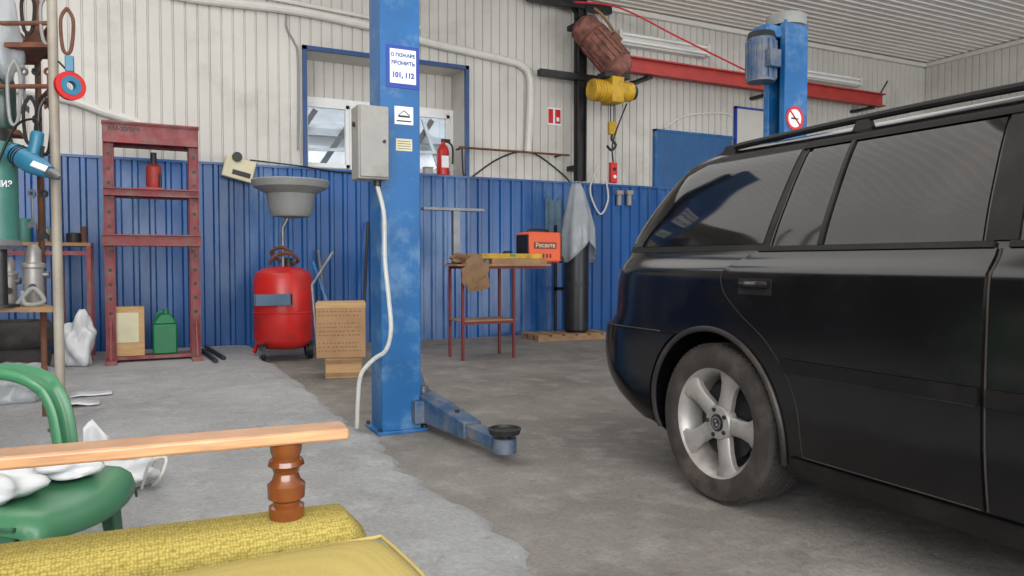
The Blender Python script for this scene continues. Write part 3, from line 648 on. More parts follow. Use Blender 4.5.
mb.build('printed_marks',mk('print_brown',C(128,96,68),.8),uc,smooth=False)
MB().box((-.192,-.172,.395),(.192,-.169,.432)).build('lid_edge','ply',uc)
MB().box((-.19,-.17,.43),(.19,.17,.434)).build('lid_flap','ply',uc)
# ------------------------------------------------------------------ table with clutter
TX,TY=PZ(489,360,0).x+.02,PZ(489,360,0).y+.22
TZ=.90
tb=thing('work_table','narrow work table with thin dark red legs, lower shelf and overhanging top','table',(TX,TY,0),0,None,False)
MB().box((-.33,-.2,TZ-.02),(.66,.2,TZ)).build('tabletop','plank',tb,bevel=.003)
MB().box((-.27,-.17,.36),(.29,.17,.375)).build('shelf','plank',tb,bevel=.003)
for a in (-.26,.27):
    for b in (-.16,.16): MB().box((a-.012,b-.012,0),(a+.012,b+.012,TZ-.02)).build('leg','tred',tb)
for b in (-.16,.16): MB().box((-.26,b-.008,TZ-.045),(.62,b+.008,TZ-.02)).build('rail','tred',tb)
MB().box((-.26,-.17,.335),(.27,-.16,.36)).build('cross_bar','tred',tb)
def onT(px): return PY(px,262,TY).x
x=onT(466)
tag(MB().blob((x,TY-.08,TZ+.035),(.16,.10,.06),.3,3,flat=TZ+.001).build('paper_parcel','kraft'),'crumpled brown wrapped parcel on the left of the work table','parcel')
tag(MB().blob((x+.0,TY-.235,TZ-.1),(.12,.025,.15),.3,5).build('hanging_rag','kraft'),'brown rag hanging over the front edge of the work table','rag')
tag(MB().box((onT(484),TY-.19,TZ),(onT(538),TY-.11,TZ+.05)).build('timber_offcut','plank',bevel=.003),'pale timber offcut under the yellow level','timber')
sl=thing('spirit_level','long yellow spirit level lying across the work table','level',(onT(505),TY-.15,TZ+.051),radians(2),None,False)
MB().box((-.33,-.02,-.0),(.33,.02,.05)).build('body','yellow',sl,bevel=.004); MB().box((-.03,-.022,.02),(.03,.022,.045)).build('vial','gcan',sl)
for i,(px,w_,h_,m_,lab) in enumerate(((497,.06,.1,'cream','small cream tin behind the yellow level on the work table'),(512,.05,.13,'black','small black can behind the yellow level on the work table'))):
    tag(MB().lathe([(w_*.9,0),(w_,.01),(w_,h_*.9),(w_*.7,h_)],(onT(px)-.02,TY+.06,TZ),n=20).build('can',m_),lab,'can')
ts=thing('steel_t_stand','grey steel T-shaped stand rising behind the table clutter','stand',(onT(461),TY+.13,TZ),0,None,False)
MB().box((-.035,-.03,0.012),(.035,.03,.52)).build('post','steel',ts,bevel=.003); MB().box((-.34,-.04,.51),(.29,.04,.54)).build('cross_bar','steel',ts,bevel=.003); MB().box((-.07,-.06,0),(.07,.06,.012)).build('base','steel',ts)
wxm=onT(539)
wm=thing('welding_machine','orange inverter welding machine at the right end of the work table','welder',(wxm,TY+.02,TZ),radians(3),None,False)
MB().box((-.18,-.12,.015),(.2,.12,.315)).build('case','orange',wm,bevel=.02)
MB().box((-.188,-.115,.04),(-.175,.115,.29)).build('front_panel','black',wm,bevel=.004)
MB().box((.192,-.115,.04),(.21,.115,.29)).build('rear_panel','black',wm,bevel=.004)
MB().box((-.12,-.1225,.15),(.14,-.118,.215)).build('label_band','dorange',wm)
text('Ресанта',.058,(.01,-.1235,.183),RFRONT,'cream',wm,bold=.0012)
mb=MB()
for k in range(5): mb.box((-.1+k*.04,-.1215,.06),(-.08+k*.04,-.1195,.10))
mb.build('vents','black',wm)
MB().tube(catm([(-.12,0,.305),(-.1,0,.34),(.1,0,.34),(.12,0,.305)]),.011).build('handle','black',wm)
for a in (-.13,.13):
    for b in (-.09,.09): MB().cyl((a,b,0),(a,b,.02),.014,n=10).build('foot','black',wm)
MB().tube(catm([(.2,-.05,.1),(.25,-.06,.07),(.28,-.03,.03),(.27,.02,.015)]),.008).build('cable','black',wm)
g=PY(576,336,7.75); gx,gy=g.x,7.75
pl=thing('wooden_pallet','low wooden pallet under the gas cylinder','pallet',(gx-.12,gy,0),radians(-4),None,False)
for b in (-.2,0,.2): MB().box((-.5,b-.05,0),(.5,b+.05,.05)).build('bearer','plank',pl)
for k in range(6): MB().box((-.5+k*.17,-.26,.05),(-.37+k*.17,.26,.07)).build('board','plank',pl)
gcn=thing('gas_cylinder','tall black gas cylinder standing on the wooden pallet','gas cylinder',(gx,gy,.071),0,None,False)
MB().lathe([(.1,0),(.135,.01),(.15,.03),(.15,1.32),(.135,1.42),(.09,1.50),(.045,1.54),(.045,1.58)],n=32).build('body','gas',gcn)
MB().cyl((0,0,1.58),(0,0,1.7),.018,n=12).build('valve','yellow',gcn); MB().cyl((-.05,0,1.65),(.05,0,1.65),.03,n=16).build('regulator','steel',gcn); MB().cyl((0,0,1.7),(0,.0,1.74),.03,n=14).build('hand_wheel','dsteel',gcn)
MB().lathe([(.1535,.55),(.1535,.60)],n=32,caps=False).build('chain_band','dsteel',gcn)
mb=MB(); mb.box((-.2,.17,0),(-.17,.2,1.3)); mb.box((.17,.17,0),(.2,.2,1.3)); mb.box((-.2,.17,1.1),(.2,.2,1.14)); mb.box((-.2,.17,.5),(.2,.2,.54))
tr=thing('cylinder_trolley','steel tube trolley frame behind the black gas cylinder','trolley',(gx,gy,.071),0,None,False); mb.build('frame','dsteel',tr)
mb=MB();G=[]
for i in range(21):
    row=[]
    for j in range(33):
        u=i/20;v=j/32; ww=.045+.16*min(1,u*1.5)**.7; th=-2.5+4.4*v
        fold=.02*sin(v*34+2*u)*u
        lo=.72+.28*abs(sin(v*4.2+.6))
        row.append(V((gx+(ww+fold)*sin(th)*1.0+.03*u,gy-(ww+fold)*cos(th)*.98,1.87-.95*u*lo+.02*noise.noise(V((v*5,0,0))))))
    G.append(row)
mb.grid(G); tag(mb.build('plastic_film','greybag',ang=180,solid=.002),'clear grey-white plastic film draped over the top of the gas cylinder','film')
sx0,sx1=PY(546,230,8.28).x,PY(563,230,8.28).x
mb=MB();G=[]
for i in range(9):
    G.append([V((sx0+(sx1-sx0)*v/8,WY-.095-.01*sin(v*2),1.72-.56*i/8*(1-.25*(1-v/8))+.03*sin(v))) for v in range(9)])
mb.grid(G); tag(mb.build('blue_sheet','cloth',solid=.003),'blue grey sheet hanging on the wall left of the gas cylinder','sheet')
# ------------------------------------------------------------------ hoist and wall kit
hy=8.15
a=PY(580,190,hy); x0=a.x
hc=thing('hoist_column','dark steel column with cross arms carrying the hoist on the back wall','column',(x0,hy,1.96))
MB().box((x0-.06,hy-.01,1.95),(x0+.06,hy+.01,CZ-.02)).box((x0-.06,hy-.06,1.95),(x0-.045,hy+.06,CZ-.02)).box((x0+.045,hy-.06,1.95),(x0+.06,hy+.06,CZ-.02)).build('i_beam','dsteel',hc)
z=PY(560,75,hy).z; MB().box((PY(539,75,hy).x,hy-.05,z-.04),(PY(602,75,hy).x,hy+.05,z+.04)).build('cross_arm','dsteel',hc,bevel=.004)
MB().box((PY(528,0,hy).x,hy-.05,CZ-.22),(PY(610,10,hy).x,hy+.05,CZ-.12)).build('cross_arm','dsteel',hc,bevel=.004)
for dz in (2.1,3.9): MB().box((x0-.05,hy+.05,dz),(x0+.05,WY-.0,dz+.06)).build('wall_bracket','dsteel',hc)
hc2=PD(612,92,9.15); hx,hyy,hz_=hc2
ho=thing('electric_hoist','yellow electric hoist with a rusty winch motor above and hook block below','hoist',(hx,hyy,hz_))
p=PD(583,26,9.2);q=PD(618,66,9.15); d=(q-p).normalized()
wmo=MB().tube([p-d*.07,p-d*.03,p,p+d*.2,q,q+d*.06,q+d*.13],[.10,.155,.185,.19,.195,.17,.10],28).build('winch_motor','rustpink',ho)
mb=MB(); mb.cyl(p+d*.16,p+d*.185,.2,n=28); mb.cyl(q-d*.05,q-d*.02,.208,n=28); mb.build('motor_bands','rust',wmo)
e1=d.orthogonal().normalized(); e2=d.cross(e1); mb=MB()
for k in range(18):
    a=2*pi*k/18; o=e1*cos(a)+e2*sin(a); mb.bar(p+d*.2+o*.195,q-d*.06+o*.2,.012,.02,o)
mb.build('cooling_fins','rustpink',wmo,smooth=False)
MB().cb(p+d*.3+V((.12,-.16,.02)),(.14,.1,.14),rot=Matrix.Rotation(.6,3,'Y')).build('terminal_box','rust',wmo,bevel=.01)
MB().tube([p+V((0,.1,.12)),V((p.x,p.y+.3,p.z+.35)),V((p.x-.05,hy-.07,CZ-.17))],.02).build('hanger','dsteel',ho)
MB().tube(catm([p+V((.1,-.1,.2)),p+V((.2,-.15,.1)),p+V((.42,-.1,-.1)),p+V((.5,-.05,-.4)),V((hx+.15,hyy,hz_+.1))]),.018).build('power_hose','kraft',ho)
MB().cyl((hx-.30,hyy,hz_),(hx-.05,hyy,hz_),.125,n=24).build('motor','yellow',ho); MB().cyl((hx+.05,hyy,hz_+.02),(hx+.27,hyy,hz_+.02),.12,n=24).build('drum','yellow',ho)
MB().box((hx-.08,hyy-.13,hz_-.15),(hx+.1,hyy+.13,hz_+.17)).build('gearbox','yellow',ho,bevel=.02)
mb=MB()
for k in range(5): mb.cyl((hx-.28+k*.042,hyy,hz_),(hx-.27+k*.042,hyy,hz_),.133,n=24)
mb.build('motor_ribs','yellow',ho)
MB().cyl((hx+.27,hyy,hz_+.02),(hx+.33,hyy,hz_+.02),.09,n=20).build('drum_cap','dsteel',ho)
MB().box((hx-.03,hyy-.02,hz_+.15),(hx+.03,hyy+.02,q.z+.0)).build('suspension_bar','dsteel',ho)
MB().box((hx-.16,hyy-.1,hz_+.15),(hx+.2,hyy+.1,hz_+.22)).build('mounting_plate','dsteel',ho,bevel=.01)
zb=PD(610,128,9.15).z
MB().cyl((hx-.02,hyy,hz_-.1),(hx-.02,hyy,zb),.007,n=8).cyl((hx+.03,hyy,hz_-.1),(hx+.03,hyy,zb),.007,n=8).build('lifting_cable','dsteel',ho)
hb=MB().box((hx-.05,hyy-.03,zb-.08),(hx+.06,hyy+.03,zb+.08)).build('hook_block','yellow',ho,bevel=.015)
MB().tube(catm([(hx,hyy,zb-.08),(hx,hyy,zb-.14),(hx+.06,hyy,zb-.2),(hx,hyy,zb-.27),(hx-.07,hyy,zb-.22)]),.016).build('hook','dsteel',hb)
pz0,pz1=PD(613,183,8.8),PD(613,150,8.8)
pn=thing('pendant_control','red pendant switch hanging on a cable from the hoist','switch',pz0)
cx,cy=pz0.x,pz0.y
MB().box((cx-.045,cy-.03,pz0.z),(cx+.045,cy+.03,pz0.z+.24)).build('case','signred',pn,bevel=.01)
for k in range(2): MB().cyl((cx,cy-.03,pz0.z+.07+.09*k),(cx,cy-.045,pz0.z+.07+.09*k),.02,n=14).build('button',('paper','black')[k],pn)
MB().tube(catm([(cx,cy,pz0.z+.24),(cx,cy,pz0.z+.5),(hx+.12,hyy-.14,hz_-.16)]),.01).build('cable','black',pn)
b0=PY(612,60,8.0);b1=PY(882,100,8.0); bz=3.46
be=thing('steel_beam','long red steel I-beam running along the back wall','beam',((b0.x+b1.x)/2,8.0,bz-.1))
MB().box((b0.x,7.93,bz-.1),(b1.x,8.07,bz-.08)).box((b0.x,7.93,bz+.08),(b1.x,8.07,bz+.1)).box((b0.x,7.99,bz-.1),(b1.x,8.01,bz+.1)).build('i_section','beamred',be,bevel=.002)
for k in range(3):
    xx=b0.x+.6+k*(b1.x-b0.x-.8)/2; MB().box((xx-.04,8.0,bz-.14),(xx+.04,WY,bz-.1)).build('wall_bracket','dsteel',be)
MB().tube([(b1.x-.05,8.0,bz+.1),(b1.x+.15,8.02,bz+.33)],.012).build('end_stay','dsteel',be)
def fluo(a,b,label,th):
    p=PY(*a,WY-.12);q=PY(*b,WY-.12); z=(p.z+q.z)/2
    t=thing('fluorescent_lamp',label,'lamp',((p.x+q.x)/2,WY-.12,z-.1),0,'twin-tube wall lamps')
    MB().box((p.x,WY-.12,z-th),(q.x,WY-.0,z+th)).build('housing','white',t,bevel=.01)
    for k in (-1,1): MB().cyl((p.x+.05,WY-.15,z+k*th*.5),(q.x-.05,WY-.15,z+k*th*.5),.02,n=12).build('tube','pvc',t)
    for xx in (p.x+.03,q.x-.03): MB().box((xx-.025,WY-.18,z-th),(xx+.025,WY-.12,z+th)).build('end_cap','white',t,bevel=.004)
fluo((617,36),(708,52),'long white fluorescent wall lamp above the red beam, nearest the hoist',.085)
fluo((785,71),(860,82),'shorter fluorescent wall lamp to the right of the lift motor',.07)
tag(MB().tube(catm([PY(575,2,7.9),PY(620,8,7.9),PY(680,38,7.9),PY(745,70,7.9)]),.012).build('red_cable','signred'),'red cable sagging from the ceiling across the wall lamp','cable')
def wt(name,pp,r,mat,label,cat,y=None,k=6,g=None):
    y=WY-.002-r if y is None else y
    return tag(MB().tube(catm([PY(a,b,y) for a,b in pp],k),r,10).build(name,mat),label,cat,g)
wt('wall_pipe',[(150,-14),(190,-2),(290,10),(372,27),(430,43),(505,60),(522,66),(530,78),(530,110),(528,152)],.048,'white','white pipe running under the ceiling and turning down right of the window','pipe')
wt('thin_wall_pipe',[(200,-16),(290,2),(372,18),(420,28)],.025,'white','thinner white pipe just above the thick one','pipe')
wt('side_pipe',[(-40,74),(14,88),(70,100),(104,112),(140,124),(150,140)],.045,'white','white pipe sloping past the pole to the press top','pipe')
wt('black_cable',[(290,-5),(286,25),(294,42),(298,60),(298,150)],.012,'gplast','grey cable dropping beside the window frame','cable')
wt('sill_cable',[(250,160),(300,166),(340,172),(420,178)],.008,'black','thin black cable along the top of the blue panelling','cable',y=WY-.095)
wt('looped_cable',[(462,146),(463,172),(466,178)],.010,'dsteel','short drop of cable right of the window','cable')
wt('arc_cable',[(468,180),(500,158),(530,152),(560,172),(575,188)],.010,'black','black cable looping above the blue panelling behind the T stand','cable')
wt('hose_loop',[(598,165),(590,190),(600,214),(608,200),(606,180)],.012,'white','white hose loop right of the gas cylinder','hose',y=WY-.098)
wt('conduit_arc',[(664,128),(685,116),(720,113),(732,116)],.014,'white','thin white conduit arching over the blue board','conduit')
p=PY(459,147,8.2);q=PY(576,156,8.2)
rd_=thing('wall_rod','thin dark rail held off the wall right of the window','rail',((p.x+q.x)/2,8.2,p.z-.02)); zz=(p.z+q.z)/2
MB().cyl((p.x,8.2,zz),(q.x-.1,8.2,zz),.014,n=10).build('rod','rust',rd_)
for xx in (p.x+.05,q.x-.2): MB().box((xx-.01,8.2,zz-.01),(xx+.01,WY,zz+.01)).build('stand_off','rust',rd_)
p=PY(555,117,WY-.02)
ns=thing('fire_notice','small red and white notice on the siding below the pipe','sign',(p.x,WY-.001,p.z-.1),0,None,False)
MB().box((-.1,-.004,0),(.1,.0,.22)).build('sheet','paper',ns); MB().box((-.09,-.006,.02),(-.02,-.004,.2)).build('red_field','signred',ns); MB().box((.01,-.006,.02),(.09,-.004,.2)).build('red_field','signred',ns); MB().box((.03,-.007,.05),(.07,-.006,.1)).build('white_mark','paper',ns)
a=PY(657,131,WY-.06);b=PY(730,190,WY-.06)
bb=thing('blue_board','plain blue board fixed to the wall above the blue panelling','board',((a.x+b.x)/2,WY-.05,WZ+.027))
xe=b.x+.04
MB().box((a.x,WY-.055,WZ+.028),(xe,WY-.002,a.z)).build('panel',mk('board_blue',C(44,88,136),.45,var=.1),bb)
mb=MB(); mb.box((a.x-.03,WY-.065,WZ+.028),(a.x,WY-.002,a.z+.03)); mb.box((a.x-.03,WY-.065,a.z),(xe+.03,WY-.002,a.z+.03)); mb.build('edge_trim','post',bb)
a=PY(738,108,WY-.06);b=PY(790,140,WY-.06)
bb=thing('framed_panel','pale wall panel in a thin blue frame left of the right lift column','panel',((a.x+b.x)/2,WY-.05,b.z-.3))
x1_=b.x+.2
MB().box((a.x,WY-.04,a.z-.55),(x1_,WY-.002,a.z)).build('panel','siding',bb)
mb=MB(); mb.box((a.x-.03,WY-.05,a.z-.58),(a.x,WY-.002,a.z+.03)); mb.box((x1_,WY-.05,a.z-.58),(x1_+.03,WY-.002,a.z+.03)); mb.box((a.x-.03,WY-.05,a.z),(x1_+.03,WY-.002,a.z+.03)); mb.box((a.x-.03,WY-.05,a.z-.58),(x1_+.03,WY-.002,a.z-.55)); mb.build('frame','signblue',bb)
p=PY(443,178,8.45)
fe=thing('fire_extinguisher','small red fire extinguisher on the window sill','fire extinguisher',(p.x,8.45,wz0),0,None,False)
MB().lathe([(.06,0),(.075,.02),(.075,.3),(.055,.36),(.025,.39),(.022,.42)],n=24).build('body','tankred',fe); MB().box((-.02,-.02,.41),(.09,.02,.45)).build('valve_handle','black',fe,bevel=.005)
MB().tube(catm([(.02,-.02,.43),(.1,-.05,.36),(.1,-.06,.15)]),.012).build('hose','black',fe); MB().box((-.045,-.079,.1),(.045,-.07,.24)).build('paper_label','paper',fe)
p=PY(430,178,8.45); sb_=thing('small_box','grey lidded box on the window sill left of the fire extinguisher','box',(p.x-.02,8.47,wz0),0,None,False)
MB().box((-.05,-.05,0),(.05,.05,.09)).build('case','gbox',sb_,bevel=.008); MB().box((-.055,-.055,.09),(.055,.055,.105)).build('lid','gplast',sb_,bevel=.004)
for i,px in enumerate((619,629)):
    p=PY(px,198,WY-.1)
    t=thing('wall_valve',['grey air-line valve on the blue panelling, left one of the pair','grey air-line valve on the blue panelling, right one of the pair'][i],'valve',(p.x,WY-.1,p.z-.1),0,'air-line valves',False)
    MB().cyl((0,0,0),(0,0,.14),.035,n=16).build('bowl','gbox',t); MB().box((-.05,-.04,.14),(.05,.05,.2)).build('head','gbox',t,bevel=.01)
p=PY(238,170,WY-.14)
cm=thing('cream_meter','tilted cream box with a black dial hanging at the top of the blue panelling','meter',(p.x,WY-.2,p.z),0,None,False)
R=Matrix.Rotation(radians(14),3,'Y')
MB().cb((0,0,0),(.3,.1,.22),rot=R).build('case','cream',cm,bevel=.01)
MB().cyl((-.02,-.03,.12),(-.02,-.07,.12),.05,n=20).build('dial','black',cm); MB().cb((.02,-.053,-.05),(.18,.006,.05),rot=R).build('label_strip','dsteel',cm); MB().box((-.02,.04,-.02),(.02,.125,.02)).build('bracket','dsteel',cm)
# ------------------------------------------------------------------ left rack & stuff
RP=PZ(61,430,SL)
rk=thing('storage_rack','tall off-white pole rack crowded with hanging tools at the left edge','rack',(RP.x,RP.y,SL))
A_=RP; H=3.2
MB().cyl((A_.x,A_.y,SL),(A_.x,A_.y,H),.024,n=14).build('upright',mk('old_white_pole',C(160,153,140),.5,var=.2,dirt=C(110,86,70),damt=.55),rk)
MB().cyl((A_.x,A_.y,SL),(A_.x,A_.y,SL+.012),.06,n=20).build('foot','steel',rk)
offb=CF(-.30,.35,0)-CF(0,0,0); offb.z=0
B_=A_+offb; L_=A_+CF(-.9,0,0)
MB().cyl((B_.x,B_.y,SL),(B_.x,B_.y,H),.016,n=12).build('upright','rust',rk)
MB().cyl((L_.x,L_.y,SL),(L_.x,L_.y,H),.024,n=12).build('upright','steel',rk)
sh0=.66
Pq=[A_+V((0,0,0)),L_,L_+offb*.9,B_]
for z in (.66,2.02):
    mb=MB(); mb.prism([V((p.x,p.y,z)) for p in Pq],(0,0,.025)); mb.build('shelf','plank' if z<1 else 'rust',rk)
for z in (1.42,2.14,1.82): MB().cyl((A_.x,A_.y,z),(L_.x,L_.y,z),.012,n=10).build('rail','rust',rk); MB().cyl((A_.x,A_.y,z),(B_.x,B_.y,z),.012,n=10).build('rail','rust',rk)
at=PD
p=at(38,42,4.05); p.z=2.046
tag(MB().lathe([(.05,0),(.09,.0),(.09,.05),(.05,.05)],p,n=24,closed=True).lathe([(.03,.05),(.06,.05),(.06,.11),(.03,.11)],p,n=20,closed=True).build('rusty_hub','rust'),'rusty ring-shaped hub on the top shelf of the pole rack','hub')
p=at(20,36,4.1); p.z=2.046
tag(MB().blob(p+V((0,0,.06)),(.07,.06,.07),.3,9,flat=2.046).build('gear_lump','rust'),'rusty gear lump on the top shelf of the pole rack, left of the hub','car part')
p=at(4,38,3.85)
tag(MB().blob(V((p.x,p.y,p.z)),(.08,.04,.22),.3,12,fr=1.4).build('clear_bag','greybag',ang=180),'crumpled clear bag hanging at the top left corner','bag')
for i,(px,py0,py1,m_) in enumerate(((67,8,50,'rust'),(47,-5,40,'gplast'),(28,-8,30,'oldrub'),(30,96,140,'oldrub'),(45,98,150,'black'),(14,60,120,'gplast'))):
    a=at(px,py0,3.82);b=at(px,py1,3.82); w=V((.028,0,0))
    tag(MB().tube(catm([a,a+w+(b-a)*.3,b+w*.6,b-w*.6,a-w+(b-a)*.3,a+V((0,0,.0))]),.009).build(('cord_hank','cord_hank','drive_belt','drive_belt','drive_belt','cord_hank')[i],m_),['brown cord hank hanging on the right of the pole','grey cord hank hanging left of the pole top','dark drive belt hanging above the top shelf','short dark drive belt hanging above the electric drill','black drive belt hanging between the drill and the pole','grey cord hank hanging near the left edge beside the green bottle'][i],('cord','cord','belt','belt','belt','cord')[i])
def spanner(px,py,L,D,mat,label,cat='spanner',name='spanner'):
    p=at(px,py,D); t=thing(name,label,cat,p,-YAW,None,False)
    MB().bar((0,0,-L),(0,0,0),.012,.006).build('shaft',mat,t,bevel=.002)
    MB().lathe([(.010,-.005),(.021,-.005),(.021,.005),(.010,.005)],c=(0,0,.012),T=Matrix.Rotation(pi/2,4,'X'),n=20,closed=True).build('ring_end',mat,t)
    MB().prism([(-.02,-.005,-L-.03),(-.008,-.005,-L-.02),(.008,-.005,-L-.02),(.02,-.005,-L-.03),(.022,-.005,-L),(0,-.005,-L+.02),(-.022,-.005,-L)],(0,.01,0)).build('open_end',mat,t)
spanner(24,74,.17,3.84,'steel','steel spanner hanging from the rack rail, nearest the left edge')
spanner(36,74,.22,3.84,'dsteel','longer dark spanner hanging in the middle of the rack rail')
spanner(48,74,.15,3.84,'rust','rusty short spanner hanging just left of the pole')
spanner(44,196,.20,3.84,'dsteel','dark spanner hanging from the lower rack rail beside the pole')
spanner(32,196,.14,3.84,'steel','steel spanner hanging from the lower rack rail, under the drill')
p=at(70,86,3.80)
tr_=thing('tape_reel','red and blue reel hanging on the right side of the pole','reel',p,0,None,False)
Rr=Matrix.Rotation(-YAW+.9,4,'Z')@Matrix.Rotation(pi/2,4,'X')
MB().lathe([(.048,-.015),(.072,-.015),(.072,.015),(.048,.015)],T=Rr,n=28,closed=True).build('ring','signred',tr_); MB().lathe([(.022,-.02),(.048,-.02),(.048,.02),(.022,.02)],T=Rr,n=28,closed=True).build('core','teal',tr_)
MB().tube([(-.05,-.0,.12),(0,0,.065)],.005).build('hook_wire','dsteel',tr_)
MB().box((-.02,-.02,.07),(.02,.02,.15)).build('blue_tab','teal',tr_,bevel=.004)
p=at(36,165,3.7)
dl=thing('electric_drill','teal blue electric drill hanging from the pole rack','drill',p,0,None,False)
ax=(at(64,188,3.67)-at(10,158,3.75)); ax.normalize()
c0=V((0,0,0))
MB().tube([c0-ax*.17,c0-ax*.15,c0-ax*.02,c0+ax*.03,c0+ax*.09],[.03,.052,.055,.045,.032],16).build('motor_housing','teal',dl)
MB().tube([c0+ax*.09,c0+ax*.11,c0+ax*.16],[.024,.026,.012],14).build('chuck','steel',dl)
for k in range(3): MB().tube([c0-ax*(.125-.016*k),c0-ax*(.118-.016*k)],[.0555,.0558],16).build('vent_ring','black',dl)
MB().cb(c0+ax*.03+V((.0,-.05,.0)),(.07,.01,.03),rot=Matrix.Rotation(-.5,3,'X')@Matrix.Rotation(.45,3,'Y')).build('label_plate','paper',dl)
hd=V((.35,-.1,1)).normalized()
MB().tube(catm([c0-ax*.03,c0-ax*.04+hd*.07,c0-ax*.06+hd*.15]),[.03]*12+[.026],12).build('handle','teal',dl); MB().tube([c0+ax*.01+hd*.05,c0-ax*.0+hd*.10],.009).build('trigger','black',dl)
MB().tube(catm([c0-ax*.06+hd*.15,c0-ax*.10+hd*.2,c0-ax*.2+hd*.12,c0-ax*.22-hd*.1]),.006).build('power_cord','black',dl)
p=at(-1,190,3.85)
tm=thing('teal_machine','teal machine body with white lettering cut off at the left edge','machine',(p.x,p.y,sh0+.025+.30),0,None,False)
R2=Matrix.Rotation(-YAW+.6,4,'Z')
MB().cyl((0,0,.02),(0,0,.55),.085,n=28).build('housing','tealg',tm); MB().lathe([(.085,0),(.10,.02),(.085,.05)],n=28).build('flange','steel',tm)
MB().cyl((0,0,.55),(0,0,.62),.07,.05,n=20).build('top_cap','black',tm); MB().cyl((0,0,-.29),(0,0,.02),.03,n=14).build('spindle','dsteel',tm); MB().cyl((0,0,-.3),(0,0,-.285),.08,n=20).build('base','dsteel',tm)
text('НИЗ',.045,V(R2@V((.020,-.0855,.33))),(R2@RFRONT.to_4x4()).to_3x3(),'paper',tm,sx=.8,ext=.006,bold=.001)
p=at(3,100,3.95)
bt=thing('dark_bottle','dark green bottle at the left edge above the teal machine','bottle',(p.x,p.y,1.615),0,None,False)
MB().lathe([(.05,0),(.06,.02),(.06,.24),(.045,.29),(.02,.32),(.02,.36)],n=24).build('body','dbottle',bt); MB().cyl((0,0,.355),(0,0,.385),.024,n=14).build('cap','black',bt)
bm=thing('bottle_bracket','small rusty bracket shelf carrying the dark bottle','bracket',(p.x,p.y,1.59),0,None,False)
MB().box((-.08,-.08,0),(.08,.08,.025)).build('plate','rust',bm); MB().bar((0,0,.01),V((L_.x-p.x,L_.y-p.y,.01)),.03,.02).build('arm','rust',bm)
for i,(px,r,h) in enumerate(((34,.05,.33),(10,.035,.26))):
    p=at(px,296,4.08)
    t=thing('pump_housing',['silver pump housing on the rack shelf, beside the pole','smaller silver pump housing on the rack shelf, near the left edge'][i],'pump',(p.x,p.y,sh0+.026),0,'silver pump housings',False)
    MB().lathe([(r*.9,0),(r,.02),(r,h*.6),(r*1.2,h*.62),(r*1.2,h*.68),(r*.8,h*.7),(r*.8,h*.9),(r*.4,h)],n=24).build('body','alloy',t); MB().cyl((0,0,h*.5),(r*1.5,-.01,h*.5),.02,n=12).build('outlet','steel',t); MB().cyl((0,-r,h*.3),(0,-r*1.5,h*.3),.018,n=12).build('plug','dsteel',t)
p=at(44,298,3.98)
tag(MB().tube(catm([V((p.x-.12,p.y,sh0+.04)),V((p.x-.05,p.y,sh0+.12)),V((p.x+.0,p.y,sh0+.05)),V((p.x-.08,p.y-.03,sh0+.038)),V((p.x-.1,p.y+.03,sh0+.1))]),.012).build('hose_coil','gplast'),'small grey hose coil on the rack shelf by the pumps','hose')
q0=PZ(93,361,SL); bx1=q0.x; by=q0.y+.05; bz_=1.06
bn=thing('red_bench','narrow red angle-iron bench behind the pole rack','bench',(bx1-.6,by,SL))
bw=1.1
for xx in (bx1-.02,bx1-.26,bx1-bw):
    for yy_ in (by-.02,by+.42): MB().box((xx-.018,yy_-.018,SL),(xx+.018,yy_+.018,bz_)).build('leg','red',bn)
MB().box((bx1-bw-.02,by-.04,bz_),(bx1,by+.44,bz_+.03)).build('top','plank',bn)
for z in (.98,): MB().box((bx1-bw,by-.03,z),(bx1,by-.01,z+.035)).build('rail','red',bn)
for i,(px,w,h,c_,lab) in enumerate(((74,.12,.08,'dsteel','dark parts tin on the red bench beside the pole'),(46,.14,.12,'steel','steel tool tin on the red bench behind the pole'),(84,.05,.14,'rust','rusty bolt tin at the right end of the red bench'),(24,.11,.2,'tealg','teal tin on the red bench behind the pumps'),(4,.14,.15,'dsteel','dark tin on the red bench at the left edge'))):
    x=PY(px,240,by+.15).x; tag(MB().lathe([(w/2*.95,0),(w/2,.01),(w/2,h),(w/2*.8,h+.01)],(x,by+.15,bz_+.031),n=20).build('parts_tin',c_),lab,'tin')
tcx=PZ(20,366,SL)
for k in range(2):
    t=MB().lathe([(.2,0),(.27,-.0),(.3,.03),(.31,.07),(.31,.13),(.3,.17),(.27,.2),(.2,.2),(.19,.17),(.27,.1),(.19,.03)],(tcx.x+.03*k-.05,tcx.y-.36,SL+.202*k),n=48,closed=True).build('tyre','oldrub')
    tag(t,['lower worn tyre of the pair lying before the red bench','upper worn tyre of the pair lying before the red bench'][k],'tyre','stacked tyres')
for i,(px,py,r,lab,m_) in enumerate(((80,364,(.13,.10,.24),'white plastic sack slumped on the floor beside the red bench legs','bag'),(18,402,(.2,.13,.15),'crumpled clear grey bag on the floor left of the pole','greybag'))):
    p=PZ(px,py,SL); tag(MB().blob((p.x,p.y+.02-(.14 if i==0 else 0),SL+r[2]*.75),r,.3,20+i,sub=4,flat=SL+.002,fr=1.4).build('plastic_sack',m_,ang=180),lab,'bag')
for i,(px,py) in enumerate(((78,404),(92,394))):
    p=PZ(px,py,SL+.004); mb=MB(); G=[[V((p.x-.12+.06*a,p.y-.1+.07*b,SL+.006+.03*abs(noise.noise(V((a*.7,b*.7,i*5.0)))))) for a in range(5)] for b in range(4)]
    mb.grid(G); tag(mb.build('paper_scrap','bag',solid=.002),['flat white scrap of sheeting on the floor nearer the pole','flat white scrap of sheeting on the floor, farther from the pole'][i],'scrap')
